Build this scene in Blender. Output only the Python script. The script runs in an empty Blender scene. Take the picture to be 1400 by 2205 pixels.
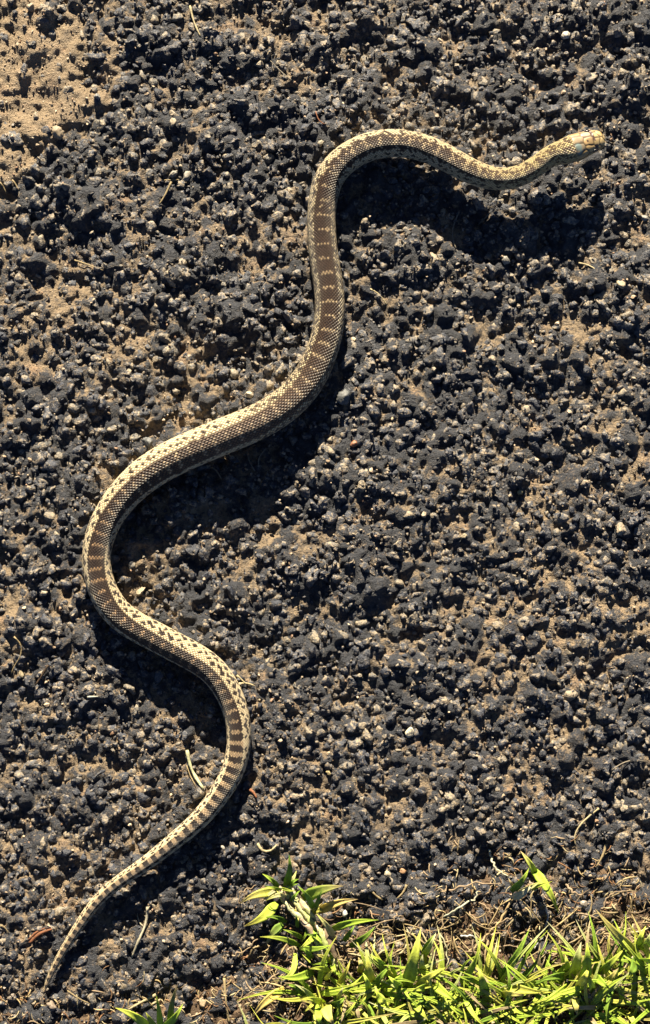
import bpy, bmesh, math, random
import numpy as np
from mathutils import Vector

random.seed(11)
RNG = np.random.default_rng(7)
S = bpy.context.scene
COL = S.collection

# ------------------------------------------------------------------ camera, sky, sun, exposure
PXW, PXH = 1400.0, 2205.0
MM = 0.00035                       # one photo pixel on the ground, in metres
DIST, TILT = 1.30, math.radians(5.0)
cam_d = bpy.data.cameras.new('camera')
cam = bpy.data.objects.new('camera', cam_d)
COL.objects.link(cam)
cam.location = (0, -DIST * math.sin(TILT), DIST * math.cos(TILT))
cam.rotation_euler = (TILT, 0, 0)
cam_d.sensor_fit = 'VERTICAL'
TANV = (PXH * MM / 2) / DIST
cam_d.angle_y = 2 * math.atan(TANV)
cam_d.clip_start = 0.05
cam_d.clip_end = 300
S.camera = cam

SUN_EL, SUN_SIDE = math.radians(24.5), math.radians(4.0)   # light from the top of the frame, a little from the left
w = bpy.data.worlds.new('World')
S.world = w
w.use_nodes = True
wn = w.node_tree
sky = wn.nodes.new('ShaderNodeTexSky')
sky.sky_type = 'NISHITA'
sky.sun_disc = False
sky.sun_elevation = SUN_EL
sky.sun_rotation = -SUN_SIDE
sky.altitude = 4000
sky.air_density = 0.4
sky.dust_density = 0.2
bg = wn.nodes['Background']
bg.inputs['Strength'].default_value = 0.05
wn.links.new(sky.outputs['Color'], bg.inputs['Color'])
sun_d = bpy.data.lights.new('sun', 'SUN')
sun_d.energy = 5.0
sun_d.angle = math.radians(0.53)
sun_d.color = (1.0, 0.865, 0.65)
sun = bpy.data.objects.new('sun', sun_d)
COL.objects.link(sun)
sdir = Vector((math.sin(SUN_SIDE) * math.cos(SUN_EL), -math.cos(SUN_SIDE) * math.cos(SUN_EL), -math.sin(SUN_EL)))
sun.rotation_euler = sdir.to_track_quat('-Z', 'Y').to_euler()
sun.location = (-0.3, 2, 1)
S.view_settings.view_transform = 'Standard'
S.view_settings.look = 'None'
S.view_settings.gamma = 1.0
S.view_settings.exposure = 2.3
S.render.engine = 'CYCLES'

# ------------------------------------------------------------------ helpers
CP = np.array(cam.location)
CX = np.array((1.0, 0, 0))
CY = np.array((0, math.cos(TILT), math.sin(TILT)))
CZ = np.array((0, -math.sin(TILT), math.cos(TILT)))


def at(px, py, z=0.0):
    """photo pixel -> point in the place at height z"""
    px = np.asarray(px, float); py = np.asarray(py, float); z = np.asarray(z, float)
    u = (px - PXW / 2) / (PXH / 2) * TANV
    v = -(py - PXH / 2) / (PXH / 2) * TANV
    d = u[..., None] * CX + v[..., None] * CY - CZ
    t = (z - CP[2]) / d[..., 2]
    return CP + t[..., None] * d


def pix(P):
    r = np.asarray(P, float) - CP
    zc = -(r @ CZ)
    return (r @ CX) / zc / TANV * PXH / 2 + PXW / 2, -(r @ CY) / zc / TANV * PXH / 2 + PXH / 2


def _hash(ix, iy, iz, seed):
    h = (ix.astype(np.int64) * 374761393 + iy.astype(np.int64) * 668265263 + iz.astype(np.int64) * 2147483647 + seed * 974711) & 0xffffffff
    h = ((h ^ (h >> 13)) * 1274126177) & 0xffffffff
    h = h ^ (h >> 16)
    return (h & 0xffffff) / float(0xffffff)


def noise(p, seed=0):
    p = np.asarray(p, float)
    if p.shape[-1] == 2:
        p = np.concatenate([p, np.zeros(p.shape[:-1] + (1,))], -1)
    i = np.floor(p); f = p - i; i = i.astype(np.int64)
    f = f * f * (3 - 2 * f)
    out = 0
    for a in (0, 1):
        for b in (0, 1):
            for c in (0, 1):
                wgt = (f[..., 0] if a else 1 - f[..., 0]) * (f[..., 1] if b else 1 - f[..., 1]) * (f[..., 2] if c else 1 - f[..., 2])
                out = out + wgt * _hash(i[..., 0] + a, i[..., 1] + b, i[..., 2] + c, seed)
    return out


def fbm(p, octv=3, seed=0):
    o, a, n = 0, 1.0, 0
    p = np.asarray(p, float)
    for k in range(octv):
        o = o + a * noise(p * 2 ** k, seed + k); n += a; a *= 0.5
    return o / n


def sstep(a, b, x):
    t = np.clip((x - a) / (b - a), 0, 1)
    return t * t * (3 - 2 * t)


def mesh_np(name, V, F, smooth=True, mat=None, col=None, loops=4):
    me = bpy.data.meshes.new(name)
    V = np.ascontiguousarray(V, np.float32); F = np.ascontiguousarray(F, np.int32)
    n = F.shape[1]
    me.vertices.add(len(V)); me.vertices.foreach_set('co', V.ravel())
    me.loops.add(F.size); me.loops.foreach_set('vertex_index', F.ravel())
    me.polygons.add(len(F)); me.polygons.foreach_set('loop_start', np.arange(0, F.size, n, dtype=np.int32))
    try:
        me.polygons.foreach_set('loop_total', np.full(len(F), n, np.int32))
    except Exception:
        pass
    me.polygons.foreach_set('use_smooth', np.full(len(F), smooth, bool))
    me.update(calc_edges=True)
    me.validate()
    if mat: me.materials.append(mat)
    if col is not None:
        a = me.color_attributes.new('Col', 'FLOAT_COLOR', 'POINT')
        c = np.ones((len(V), 4), np.float32); c[:, :3] = col
        a.data.foreach_set('color', c.ravel())
    return me


def link(name, me, parent=None, loc=None):
    o = bpy.data.objects.new(name, me)
    COL.objects.link(o)
    if parent: o.parent = parent
    if loc is not None: o.location = loc
    return o


def tag(o, label=None, cat=None, group=None, kind=None):
    if label: o['label'] = label
    if cat: o['category'] = cat
    if group: o['group'] = group
    if kind: o['kind'] = kind
    return o


# ------------------------------------------------------------------ materials
def new_mat(name):
    m = bpy.data.materials.new(name); m.use_nodes = True
    nt = m.node_tree
    return m, nt, nt.nodes['Principled BSDF']


def N(nt, t, **kw):
    n = nt.nodes.new(t)
    for k, v in kw.items():
        if k.startswith('i_'):
            n.inputs[k[2:].replace('_', ' ')].default_value = v
        else:
            setattr(n, k, v)
    return n


def ramp(nt, stops):
    r = nt.nodes.new('ShaderNodeValToRGB')
    e = r.color_ramp.elements
    while len(e) < len(stops): e.new(0.5)
    for k, (p, c) in enumerate(stops):
        e[k].position = p
        e[k].color = (c[0], c[1], c[2], 1) if hasattr(c, '__len__') else (c, c, c, 1)
    return r


def noise_tex(nt, vec, scale, detail=3, rough=0.6):
    n = N(nt, 'ShaderNodeTexNoise')
    n.inputs['Scale'].default_value = scale
    n.inputs['Detail'].default_value = detail
    n.inputs['Roughness'].default_value = rough
    nt.links.new(vec, n.inputs['Vector'])
    return n.outputs['Fac']


def mixc(nt, fac, a, b):
    m = N(nt, 'ShaderNodeMix', data_type='RGBA')
    for src, i in ((fac, 0), (a, 6), (b, 7)):
        if hasattr(src, 'is_output'): nt.links.new(src, m.inputs[i])
        elif hasattr(src, '__len__'): m.inputs[i].default_value = (*src, 1)
        else: m.inputs[i].default_value = src
    return m.outputs[2]


def mathn(nt, op, a, b=None):
    m = N(nt, 'ShaderNodeMath', operation=op)
    for k, s in enumerate((a, b)):
        if s is None: continue
        if hasattr(s, 'is_output'): nt.links.new(s, m.inputs[k])
        else: m.inputs[k].default_value = s
    return m.outputs[0]


def bump(nt, bsdf, h, strength, dist):
    b = N(nt, 'ShaderNodeBump')
    b.inputs['Strength'].default_value = strength
    b.inputs['Distance'].default_value = dist
    nt.links.new(h, b.inputs['Height'])
    nt.links.new(b.outputs['Normal'], bsdf.inputs['Normal'])


SAND = (0.40, 0.285, 0.165)


def chip_material():
    m, nt, b = new_mat('tarred_stone')
    g = N(nt, 'ShaderNodeNewGeometry')
    oi = N(nt, 'ShaderNodeObjectInfo')
    pos = g.outputs['Position']
    rnd = mathn(nt, 'FRACT', mathn(nt, 'ADD', g.outputs['Random Per Island'], oi.outputs['Random']))
    base = ramp(nt, [(0.0, (0.008, 0.0105, 0.018)), (0.50, (0.018, 0.022, 0.034)), (0.85, (0.034, 0.039, 0.051)), (0.97, (0.065, 0.062, 0.056)), (1.0, (0.15, 0.13, 0.10))])
    nt.links.new(rnd, base.inputs['Fac'])
    dust = noise_tex(nt, pos, 330, 4, 0.7)
    big = noise_tex(nt, pos, 28, 2, 0.5)
    d = mathn(nt, 'ADD', dust, mathn(nt, 'MULTIPLY', mathn(nt, 'SUBTRACT', big, 0.5), 0.28))
    d = mathn(nt, 'ADD', d, mathn(nt, 'MULTIPLY', mathn(nt, 'SUBTRACT', rnd, 0.5), 0.10))
    dr = ramp(nt, [(0.485, 0.0), (0.65, 0.82)])
    nt.links.new(d, dr.inputs['Fac'])
    speck = noise_tex(nt, pos, 1100, 2, 0.6)
    dcol = mixc(nt, speck, (0.085, 0.067, 0.045), (0.40, 0.32, 0.21))
    c = mixc(nt, dr.outputs['Color'], base.outputs['Color'], dcol)
    nt.links.new(c, b.inputs['Base Color'])
    b.inputs['Roughness'].default_value = 0.48
    b.inputs['Specular IOR Level'].default_value = 0.42
    h = mathn(nt, 'ADD', noise_tex(nt, pos, 520, 4, 0.65), mathn(nt, 'MULTIPLY', speck, 0.35))
    bump(nt, b, h, 0.9, 0.0016)
    return m


def road_material():
    m, nt, b = new_mat('bound_chippings')
    g = N(nt, 'ShaderNodeNewGeometry'); pos = g.outputs['Position']
    big = noise_tex(nt, pos, 360, 5, 0.75)
    fine = noise_tex(nt, pos, 1000, 3, 0.7)
    rust = noise_tex(nt, pos, 60, 2, 0.5)
    sandc = mixc(nt, fine, (0.06, 0.044, 0.029), (0.34, 0.255, 0.16))
    rr = ramp(nt, [(0.55, 0.0), (0.8, 0.45)]); nt.links.new(rust, rr.inputs['Fac'])
    sandc = mixc(nt, rr.outputs['Color'], sandc, (0.25, 0.14, 0.08))
    at_ = N(nt, 'ShaderNodeAttribute', attribute_name='Col')
    f = mathn(nt, 'ADD', big, at_.outputs['Fac'])
    r = ramp(nt, [(0.475, 0.0), (0.70, 1.0)]); nt.links.new(f, r.inputs['Fac'])
    tar = mixc(nt, noise_tex(nt, pos, 230, 3, 0.6), (0.006, 0.008, 0.013), (0.040, 0.043, 0.052))
    c = mixc(nt, r.outputs['Color'], tar, sandc)
    nt.links.new(c, b.inputs['Base Color'])
    b.inputs['Roughness'].default_value = 0.58
    b.inputs['Specular IOR Level'].default_value = 0.35
    h = mathn(nt, 'ADD', noise_tex(nt, pos, 520, 4, 0.7), mathn(nt, 'MULTIPLY', fine, 0.4))
    bump(nt, b, h, 1.0, 0.0034)
    return m


def ground_material():
    m, nt, b = new_mat('far_road')
    g = N(nt, 'ShaderNodeNewGeometry'); pos = g.outputs['Position']
    v = N(nt, 'ShaderNodeTexVoronoi'); v.inputs['Scale'].default_value = 110
    nt.links.new(pos, v.inputs['Vector'])
    n = noise_tex(nt, pos, 160, 4, 0.7)
    r = ramp(nt, [(0.4, 0.0), (0.62, 1.0)]); nt.links.new(n, r.inputs['Fac'])
    c = mixc(nt, r.outputs['Color'], (0.05, 0.05, 0.053), (0.28, 0.21, 0.13))
    nt.links.new(c, b.inputs['Base Color'])
    b.inputs['Roughness'].default_value = 0.8
    bump(nt, b, mathn(nt, 'SUBTRACT', n, v.outputs['Distance']), 1.0, 0.008)
    return m


def soil_material():
    m, nt, b = new_mat('verge_soil')
    g = N(nt, 'ShaderNodeNewGeometry'); pos = g.outputs['Position']
    a = noise_tex(nt, pos, 70, 4, 0.65)
    fine = noise_tex(nt, pos, 800, 3, 0.7)
    r = ramp(nt, [(0.30, (0.016, 0.012, 0.010)), (0.52, (0.055, 0.036, 0.024)), (0.75, (0.15, 0.095, 0.058))]); nt.links.new(a, r.inputs['Fac'])
    c = mixc(nt, mathn(nt, 'MULTIPLY', fine, 0.45), r.outputs['Color'], (0.22, 0.16, 0.105))
    nt.links.new(c, b.inputs['Base Color'])
    b.inputs['Roughness'].default_value = 0.95
    b.inputs['Specular IOR Level'].default_value = 0.15
    h = mathn(nt, 'ADD', noise_tex(nt, pos, 380, 4, 0.7), mathn(nt, 'MULTIPLY', fine, 0.4))
    bump(nt, b, h, 1.0, 0.003)
    return m


def attr_material(name, rough, spec, bscale=0, bdist=0.0, vary=0.0, transl=0.0):
    m, nt, b = new_mat(name)
    a = N(nt, 'ShaderNodeAttribute', attribute_name='Col')
    c = a.outputs['Color']
    tc = N(nt, 'ShaderNodeNewGeometry').outputs['Position']
    if vary:
        n = noise_tex(nt, tc, 420, 3, 0.65)
        r = ramp(nt, [(0.3, 1 - vary), (0.7, 1 + vary * 0.4)]); nt.links.new(n, r.inputs['Fac'])
        mm = N(nt, 'ShaderNodeMix', data_type='RGBA', blend_type='MULTIPLY'); mm.inputs[0].default_value = 1
        nt.links.new(c, mm.inputs[6]); nt.links.new(r.outputs['Color'], mm.inputs[7])
        c = mm.outputs[2]
    nt.links.new(c, b.inputs['Base Color'])
    b.inputs['Roughness'].default_value = rough
    b.inputs['Specular IOR Level'].default_value = spec
    if bscale:
        bump(nt, b, noise_tex(nt, tc, bscale, 3, 0.6), 0.6, bdist)
    if transl:
        t = N(nt, 'ShaderNodeBsdfTranslucent'); nt.links.new(c, t.inputs['Color'])
        mx = N(nt, 'ShaderNodeMixShader'); mx.inputs[0].default_value = transl
        nt.links.new(b.outputs[0], mx.inputs[1]); nt.links.new(t.outputs[0], mx.inputs[2])
        nt.links.new(mx.outputs[0], nt.nodes['Material Output'].inputs['Surface'])
    return m


M_CHIP, M_ROAD, M_GROUND, M_SOIL = chip_material(), road_material(), ground_material(), soil_material()


def snake_material():
    m, nt, b = new_mat('snake_scales')
    c = N(nt, 'ShaderNodeAttribute', attribute_name='Col').outputs['Color']
    sx = N(nt, 'ShaderNodeSeparateXYZ')
    nt.links.new(N(nt, 'ShaderNodeAttribute', attribute_name='lattice').outputs['Vector'], sx.inputs[0])
    r, q, k = sx.outputs
    pr = mathn(nt, 'PINGPONG', r, 1.0)
    dA = mathn(nt, 'ADD', pr, mathn(nt, 'MULTIPLY', mathn(nt, 'PINGPONG', q, 0.5), 2.0))
    d = mathn(nt, 'ABSOLUTE', mathn(nt, 'SUBTRACT', dA, 1.0))
    isb = mathn(nt, 'GREATER_THAN', dA, 1.0)
    bl = mathn(nt, 'ABSOLUTE', mathn(nt, 'SUBTRACT', pr, isb))
    sk = ramp(nt, [(0.04, 1.0), (0.34, 0.0)]); nt.links.new(d, sk.inputs['Fac'])
    skk = mathn(nt, 'MULTIPLY', sk.outputs['Color'], k)
    c2 = mixc(nt, skk, c, (0.014, 0.009, 0.006))
    side = mathn(nt, 'SUBTRACT', 1.12, mathn(nt, 'MULTIPLY', mathn(nt, 'MULTIPLY', bl, k), 0.75))
    mm = N(nt, 'ShaderNodeMix', data_type='RGBA', blend_type='MULTIPLY'); mm.inputs[0].default_value = 1
    cb = N(nt, 'ShaderNodeCombineColor')
    for i in range(3): nt.links.new(side, cb.inputs[i])
    nt.links.new(c2, mm.inputs[6]); nt.links.new(cb.outputs[0], mm.inputs[7])
    nt.links.new(mm.outputs[2], b.inputs['Base Color'])
    b.inputs['Roughness'].default_value = 0.46
    b.inputs['Specular IOR Level'].default_value = 0.30
    keel = ramp(nt, [(0.0, 0.5), (0.30, 0.0)]); nt.links.new(bl, keel.inputs['Fac'])
    hd = ramp(nt, [(0.0, 0.0), (0.45, 1.0)]); nt.links.new(d, hd.inputs['Fac'])
    h = mathn(nt, 'MULTIPLY', mathn(nt, 'ADD', hd.outputs['Color'], keel.outputs['Color']), mathn(nt, 'MINIMUM', mathn(nt, 'MULTIPLY', k, 2.5), 1.0))
    bump(nt, b, h, 0.85, 0.0007)
    return m


M_SNAKE = snake_material()
M_LEAF = attr_material('grass_leaf', 0.65, 0.2, 600, 0.0004, 0.22, 0.30)
M_DRY = attr_material('dry_plant', 0.75, 0.2, 700, 0.0005, 0.35, 0.08)
M_PEB = attr_material('pale_pebble', 0.6, 0.35, 500, 0.0008, 0.3)
m_eye, _nt, _b = new_mat('snake_eye')
_b.inputs['Base Color'].default_value = (0.015, 0.011, 0.008, 1)
_b.inputs['Roughness'].default_value = 0.12

# ------------------------------------------------------------------ the snake's path (needed to seat the stones below it)
PATH = np.array([  # px, py, width px, roll deg (dorsal line leaning to the snake's right), lift mm
    (93, 2142, 4, 10, 0), (101, 2118, 9, 10, 0), (115, 2086, 13, 10, 0), (137, 2046, 17, 12, 0), (166, 2000, 21, 14, 0.5),
    (221, 1928, 26, 15, 1), (310, 1862, 31, 15, 2), (374, 1812, 36, 15, 2), (430, 1763, 41, 14, 2), (474, 1708, 45, 8, 1),
    (503, 1655, 49, 0, 0), (514, 1600, 51, -10, 0), (509, 1538, 54, -18, 0), (491, 1490, 57, -26, 0), (460, 1446, 60, -30, 0),
    (392, 1401, 63, -32, 0), (325, 1366, 63, -24, 0), (254, 1320, 63, -12, 0), (219, 1264, 62, 0, 0), (208, 1198, 62, 6, 0),
    (225, 1130, 65, 14, 0), (262, 1072, 70, 20, 0), (324, 1015, 77, 28, 1), (410, 969, 79, 28, 2), (492, 935, 79, 24, 2),
    (576, 897, 77, 18, 2), (645, 842, 74, 8, 1), (690, 765, 69, 4, 0), (709, 690, 66, 0, 0), (708, 622, 65, 0, 0),
    (699, 562, 64, 0, 0), (693, 500, 63, 3, 0), (695, 436, 63, 8, 0.5), (714, 376, 64, 12, 2), (760, 332, 63, 12, 3),
    (833, 309, 61, 9, 4), (903, 316, 59, 8, 5), (970, 345, 57, 7, 7), (1030, 375, 53, 7, 9), (1078, 385, 49, 8, 11),
    (1122, 377, 47, 12, 13), (1158, 356, 46, 8, 14), (1190, 335, 48, 3, 15), (1213, 327, 55, 0, 15.5), (1235, 319.5, 60, 0, 15.5),
    (1255, 312, 55, 0, 15), (1274, 305, 49, 0, 14.5), (1289, 300, 40, 0, 14), (1299, 296.5, 30, 0, 14)], float)
BELLY = 0.0045                     # the belly rides on the chippings
r_ctl = PATH[:, 2] * MM / 2
z_ctl = BELLY + PATH[:, 4] * 0.001 + r_ctl * 0.80
r_ctl = r_ctl * (DIST - z_ctl) / DIST
P_ctl = at(PATH[:, 0], PATH[:, 1], z_ctl)


def spline(t, Y, q):
    n = len(t); h = np.diff(t)
    A = np.zeros((n, n)); R = np.zeros((n,) + Y.shape[1:])
    A[0, 0] = A[-1, -1] = 1
    for i in range(1, n - 1):
        A[i, i - 1], A[i, i], A[i, i + 1] = h[i - 1], 2 * (h[i - 1] + h[i]), h[i]
        R[i] = 6 * ((Y[i + 1] - Y[i]) / h[i] - (Y[i] - Y[i - 1]) / h[i - 1])
    M2 = np.linalg.solve(A, R)
    k = np.clip(np.searchsorted(t, q) - 1, 0, n - 2)
    x0 = (t[k + 1] - q)[:, None]; x1 = (q - t[k])[:, None]; hk = h[k][:, None]
    return (M2[k] * x0 ** 3 + M2[k + 1] * x1 ** 3) / (6 * hk) + (Y[k] / hk - M2[k] * hk / 6) * x0 + (Y[k + 1] / hk - M2[k + 1] * hk / 6) * x1


t_ctl = np.concatenate([[0], np.cumsum(np.linalg.norm(np.diff(P_ctl, axis=0), axis=1))])
tt = np.linspace(0, t_ctl[-1], 9000)
fine = spline(t_ctl, np.column_stack([P_ctl, r_ctl]), tt)
roll_f = np.interp(tt, t_ctl, PATH[:, 3])
kern = np.hanning(401); kern /= kern.sum()
roll_f = np.convolve(np.pad(roll_f, 200, mode='edge'), kern, mode='valid')
arc = np.concatenate([[0], np.cumsum(np.linalg.norm(np.diff(fine[:, :3], axis=0), axis=1))])
LEN = arc[-1]

# ------------------------------------------------------------------ masks and height raster
X0, X1, Y0, Y1, STEP = -0.62, 0.62, -0.80, 0.80, 0.0015
FX0, FX1, FY0, FY1 = -0.30, 0.30, -0.45, 0.45             # frame and a margin
gx = np.arange(X0, X1, STEP); gy = np.arange(Y0, Y1, STEP)
GX, GY = np.meshgrid(gx, gy)


def sand_mask(X, Y):
    px, py = pix(np.stack([X, Y, np.zeros_like(X)], -1))
    wob = (fbm(np.stack([X, Y], -1) * 38, 3, 5) - 0.5)
    d = 205 - px - np.clip(py - 170, 0, 900) * 0.62 - np.clip(100 - py, 0, 900) * 0.75 + wob * 230
    return sstep(-70, 80, d) * sstep(620, 380, py) * sstep(-420, -120, px) * sstep(-420, -120, py)


VB = np.array([(-900, 2120), (-100, 2150), (0, 2165), (250, 2150), (430, 2150), (520, 2110), (600, 2010), (700, 1990), (850, 1980), (930, 1930),
               (1000, 1890), (1150, 1870), (1280, 1890), (1400, 1910), (2300, 1910)], float)


def verge_depth(X, Y):
    """pixels below the edge of the road (positive: soil)"""
    px, py = pix(np.stack([X, Y, np.zeros_like(X)], -1))
    wob = (fbm(np.stack([X, Y], -1) * 45, 3, 9) - 0.5) * 150
    return py - np.interp(px, VB[:, 0], VB[:, 1]) + wob


def road_z(X, Y):
    p = np.stack([X, Y], -1)
    sm = sand_mask(X, Y)
    z = (fbm(p * 130, 3, 1) - 0.5) * 0.0085 * (1 - 0.6 * sm) + (fbm(p * 34, 2, 41) - 0.5) * 0.0090 * (1 - 0.6 * sm) + (fbm(p * 9, 2, 2) - 0.5) * 0.004
    z = z + sm * (0.0040 + (fbm(p * 190, 3, 3) - 0.5) * 0.0045 + (fbm(p * 45, 2, 13) - 0.5) * 0.010)
    v = sstep(-60, 60, verge_depth(X, Y))
    z = z - 0.003 * v
    e = np.minimum(np.minimum(X - X0, X1 - X), np.minimum(Y - Y0, Y1 - Y))
    return z - 0.02 * sstep(0.04, 0.0, e)


def soil_z(X, Y):
    p = np.stack([X, Y], -1)
    d = verge_depth(X, Y)
    z = -0.009 + 0.0115 * sstep(-40, 60, d) + 0.006 * sstep(50, 350, d) + (fbm(p * 95, 4, 21) - 0.5) * 0.015 * sstep(-30, 60, d)
    e = np.minimum(X - X0, X1 - X)
    return np.minimum(z, z * 0 + 0.02) - 0.02 * sstep(0.03, 0.0, np.minimum(e, Y - Y0))


HM = np.maximum(road_z(GX, GY), soil_z(GX, GY))


def hget(x, y):
    i = np.clip(((np.asarray(y) - Y0) / STEP).round().astype(int), 0, len(gy) - 1)
    j = np.clip(((np.asarray(x) - X0) / STEP).round().astype(int), 0, len(gx) - 1)
    return HM[i, j]


def hmax(x, y, r):
    k = max(1, int(r / STEP))
    i = int(round((y - Y0) / STEP)); j = int(round((x - X0) / STEP))
    i0, i1 = max(0, i - k), min(len(gy), i + k + 1); j0, j1 = max(0, j - k), min(len(gx), j + k + 1)
    if i1 <= i0 or j1 <= j0: return 0.0
    return float(HM[i0:i1, j0:j1].max())


def sheet(name, zf, x0, x1, y0, y1, st, mat, col=None):
    def axis(a, b, f0, f1):
        f0, f1 = max(a, f0), min(b, f1)
        parts = [np.linspace(f0, f1, int((f1 - f0) / st) + 1)]
        if f0 > a: parts.insert(0, np.linspace(a, f0, int((f0 - a) / 0.008) + 1, endpoint=False))
        if f1 < b: parts.append(np.linspace(f1, b, int((b - f1) / 0.008) + 1)[1:])
        return np.concatenate(parts)
    ax, ay = axis(x0, x1, FX0, FX1), axis(y0, y1, FY0, FY1)
    nx, ny = len(ax), len(ay)
    A, B = np.meshgrid(ax, ay)
    V = np.stack([A, B, zf(A, B)], -1).reshape(-1, 3)
    i = np.arange(nx * ny).reshape(ny, nx)
    F = np.stack([i[:-1, :-1], i[:-1, 1:], i[1:, 1:], i[1:, :-1]], -1).reshape(-1, 4)
    c = None
    if col is not None:
        c = np.repeat(col(A, B).reshape(-1, 1), 3, 1)
    return link(name, mesh_np(name, V, F, True, mat, c))


# the wide ground under everything, to the horizon
gm = bpy.data.meshes.new('ground')
gm.from_pydata([(-150, -150, -0.02), (150, -150, -0.02), (150, 150, -0.02), (-150, 150, -0.02)], [], [(0, 1, 2, 3)])
gm.materials.append(M_GROUND)
tag(link('ground', gm), kind='structure')
road = bpy.data.objects.new('road', bpy.data.meshes.new('road')); COL.objects.link(road); tag(road, kind='structure')
soil = tag(sheet('soil', soil_z, X0, X1, Y0, -0.20, 0.0025, M_SOIL), kind='structure')

# ------------------------------------------------------------------ stones of the chip seal


def ico(sub):
    bm = bmesh.new(); bmesh.ops.create_icosphere(bm, subdivisions=sub, radius=1.0)
    V = np.array([v.co[:] for v in bm.verts]); F = np.array([[v.index for v in f.verts] for f in bm.faces]); bm.free()
    return V, F


ICO = {k: ico(k) for k in (1, 2, 3)}


def stone_shape(sub, seed, lump=0.42, cuts=13):
    r = np.random.default_rng(seed)
    V, F = ICO[sub]
    V = V.copy()
    for _ in range(cuts):                                  # broken faces
        n = r.normal(size=3); n /= np.linalg.norm(n); d = r.uniform(0.42, 0.80)
        s = V @ n
        V -= np.clip(s - d, 0, None)[:, None] * n
    rad = np.linalg.norm(V, axis=1, keepdims=True)
    k = 1 + lump * (fbm(V * 1.7 + seed * 3.1, 3, seed) - 0.5)[:, None] * 1.6
    if sub >= 3:
        k = k + 0.50 * (noise(V * 4.4 + seed, seed + 50) - 0.5)[:, None] + 0.25 * (noise(V * 8.5 + seed, seed + 70) - 0.5)[:, None]
    V = V * k
    V *= r.uniform(0.75, 1.35, 3)
    return V, F


NVAR = 20
SH = {k: [stone_shape(k, 100 * k + i) for i in range(NVAR)] for k in (1, 2, 3)}


def rotmats(n, rng, tilt=0.6):
    a = rng.uniform(0, 2 * math.pi, n); b = rng.normal(0, tilt, n); c = rng.normal(0, tilt, n)
    R = []
    for x, y, z in zip(b, c, a):
        cx, sx, cy, sy, cz, sz = math.cos(x), math.sin(x), math.cos(y), math.sin(y), math.cos(z), math.sin(z)
        R.append([[cz * cy, cz * sy * sx - sz * cx, cz * sy * cx + sz * sx], [sz * cy, sz * sy * sx + cz * cx, sz * sy * cx - cz * sx], [-sy, cy * sx, cy * cx]])
    return np.array(R)


def dart(x0, x1, y0, y1, rmin, rmax, ncand, pw, sep, seed):
    r = np.random.default_rng(seed)
    cell = rmax * 2
    grid = {}
    out = []
    xs = r.uniform(x0, x1, ncand); ys = r.uniform(y0, y1, ncand)
    rs = np.sort(rmin + (rmax - rmin) * r.random(ncand) ** pw)[::-1]
    # big ones first, but only a share of them
    order = np.argsort(-rs + r.uniform(-0.35, 0.35, ncand) * (rmax - rmin))
    for k in order:
        x, y, q = xs[k], ys[k], rs[k]
        ci, cj = int(x / cell + 1000), int(y / cell + 1000)
        ok = True
        for a in (ci - 1, ci, ci + 1):
            for b in (cj - 1, cj, cj + 1):
                for (u, v, s) in grid.get((a, b), ()):
                    if (u - x) ** 2 + (v - y) ** 2 < (sep * (s + q)) ** 2:
                        ok = False; break
                if not ok: break
            if not ok: break
        if ok:
            grid.setdefault((ci, cj), []).append((x, y, q)); out.append((x, y, q))
    return np.array(out)


big = dart(FX0, FX1, FY0, FY1, 0.0019, 0.0056, 80000, 1.25, 0.64, 3)
ring = dart(X0 + .02, X1 - .02, Y0 + .02, Y1 - .02, 0.0030, 0.0064, 50000, 1.3, 0.66, 4)
ring = ring[(ring[:, 0] < FX0) | (ring[:, 0] > FX1) | (ring[:, 1] < FY0) | (ring[:, 1] > FY1)]
big = np.concatenate([big, ring])
XY = big[:, :2]
sm = sand_mask(XY[:, 0], XY[:, 1]); vd = verge_depth(XY[:, 0], XY[:, 1])
cl = fbm(XY * 42, 2, 77)
rr = RNG.random(len(big))
keep = (rr > sm * 0.84) & (rr > sstep(0, 170, vd) * 0.80) & ((cl > 0.37) | (rr < 0.6))
big = big[keep]; cl = cl[keep]
vd = vd[keep]
rad = big[:, 2] * (0.75 + 0.55 * cl)
base = hget(big[:, 0], big[:, 1])
flat = RNG.uniform(0.6, 1.0, len(big))
sink = RNG.uniform(-0.10, 0.40, len(big)) - (cl - 0.5) * 0.7
zc = base + rad * flat * (0.34 - 0.80 * np.clip(sink, -0.45, 0.6)) - 0.0009
# seat the stones under the snake below its belly
samp = fine[::12]
bx, by, br, bz = samp[:, 0], samp[:, 1], samp[:, 3], samp[:, 2] - samp[:, 3] * 0.8
d2 = np.full(len(big), 9.0); kk = np.zeros(len(big), int)
for c0 in range(0, len(big), 4000):
    D = np.hypot(big[c0:c0 + 4000, 0:1] - bx, big[c0:c0 + 4000, 1:2] - by) - br * 1.0
    kk[c0:c0 + 4000] = D.argmin(1); d2[c0:c0 + 4000] = D.min(1)
under = d2 < rad * 0.9
top = zc + rad * flat * 0.95
zc = zc + 0.0006
zc = np.where(under, np.minimum(zc, bz[kk] - rad * flat * 0.95 + 0.0006), zc)
zc = np.where((d2 < 0.012) & ~under, np.minimum(zc, bz[kk] + 0.0055 - rad * flat * 0.5), zc)
top = zc + rad * flat * 0.9

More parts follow.
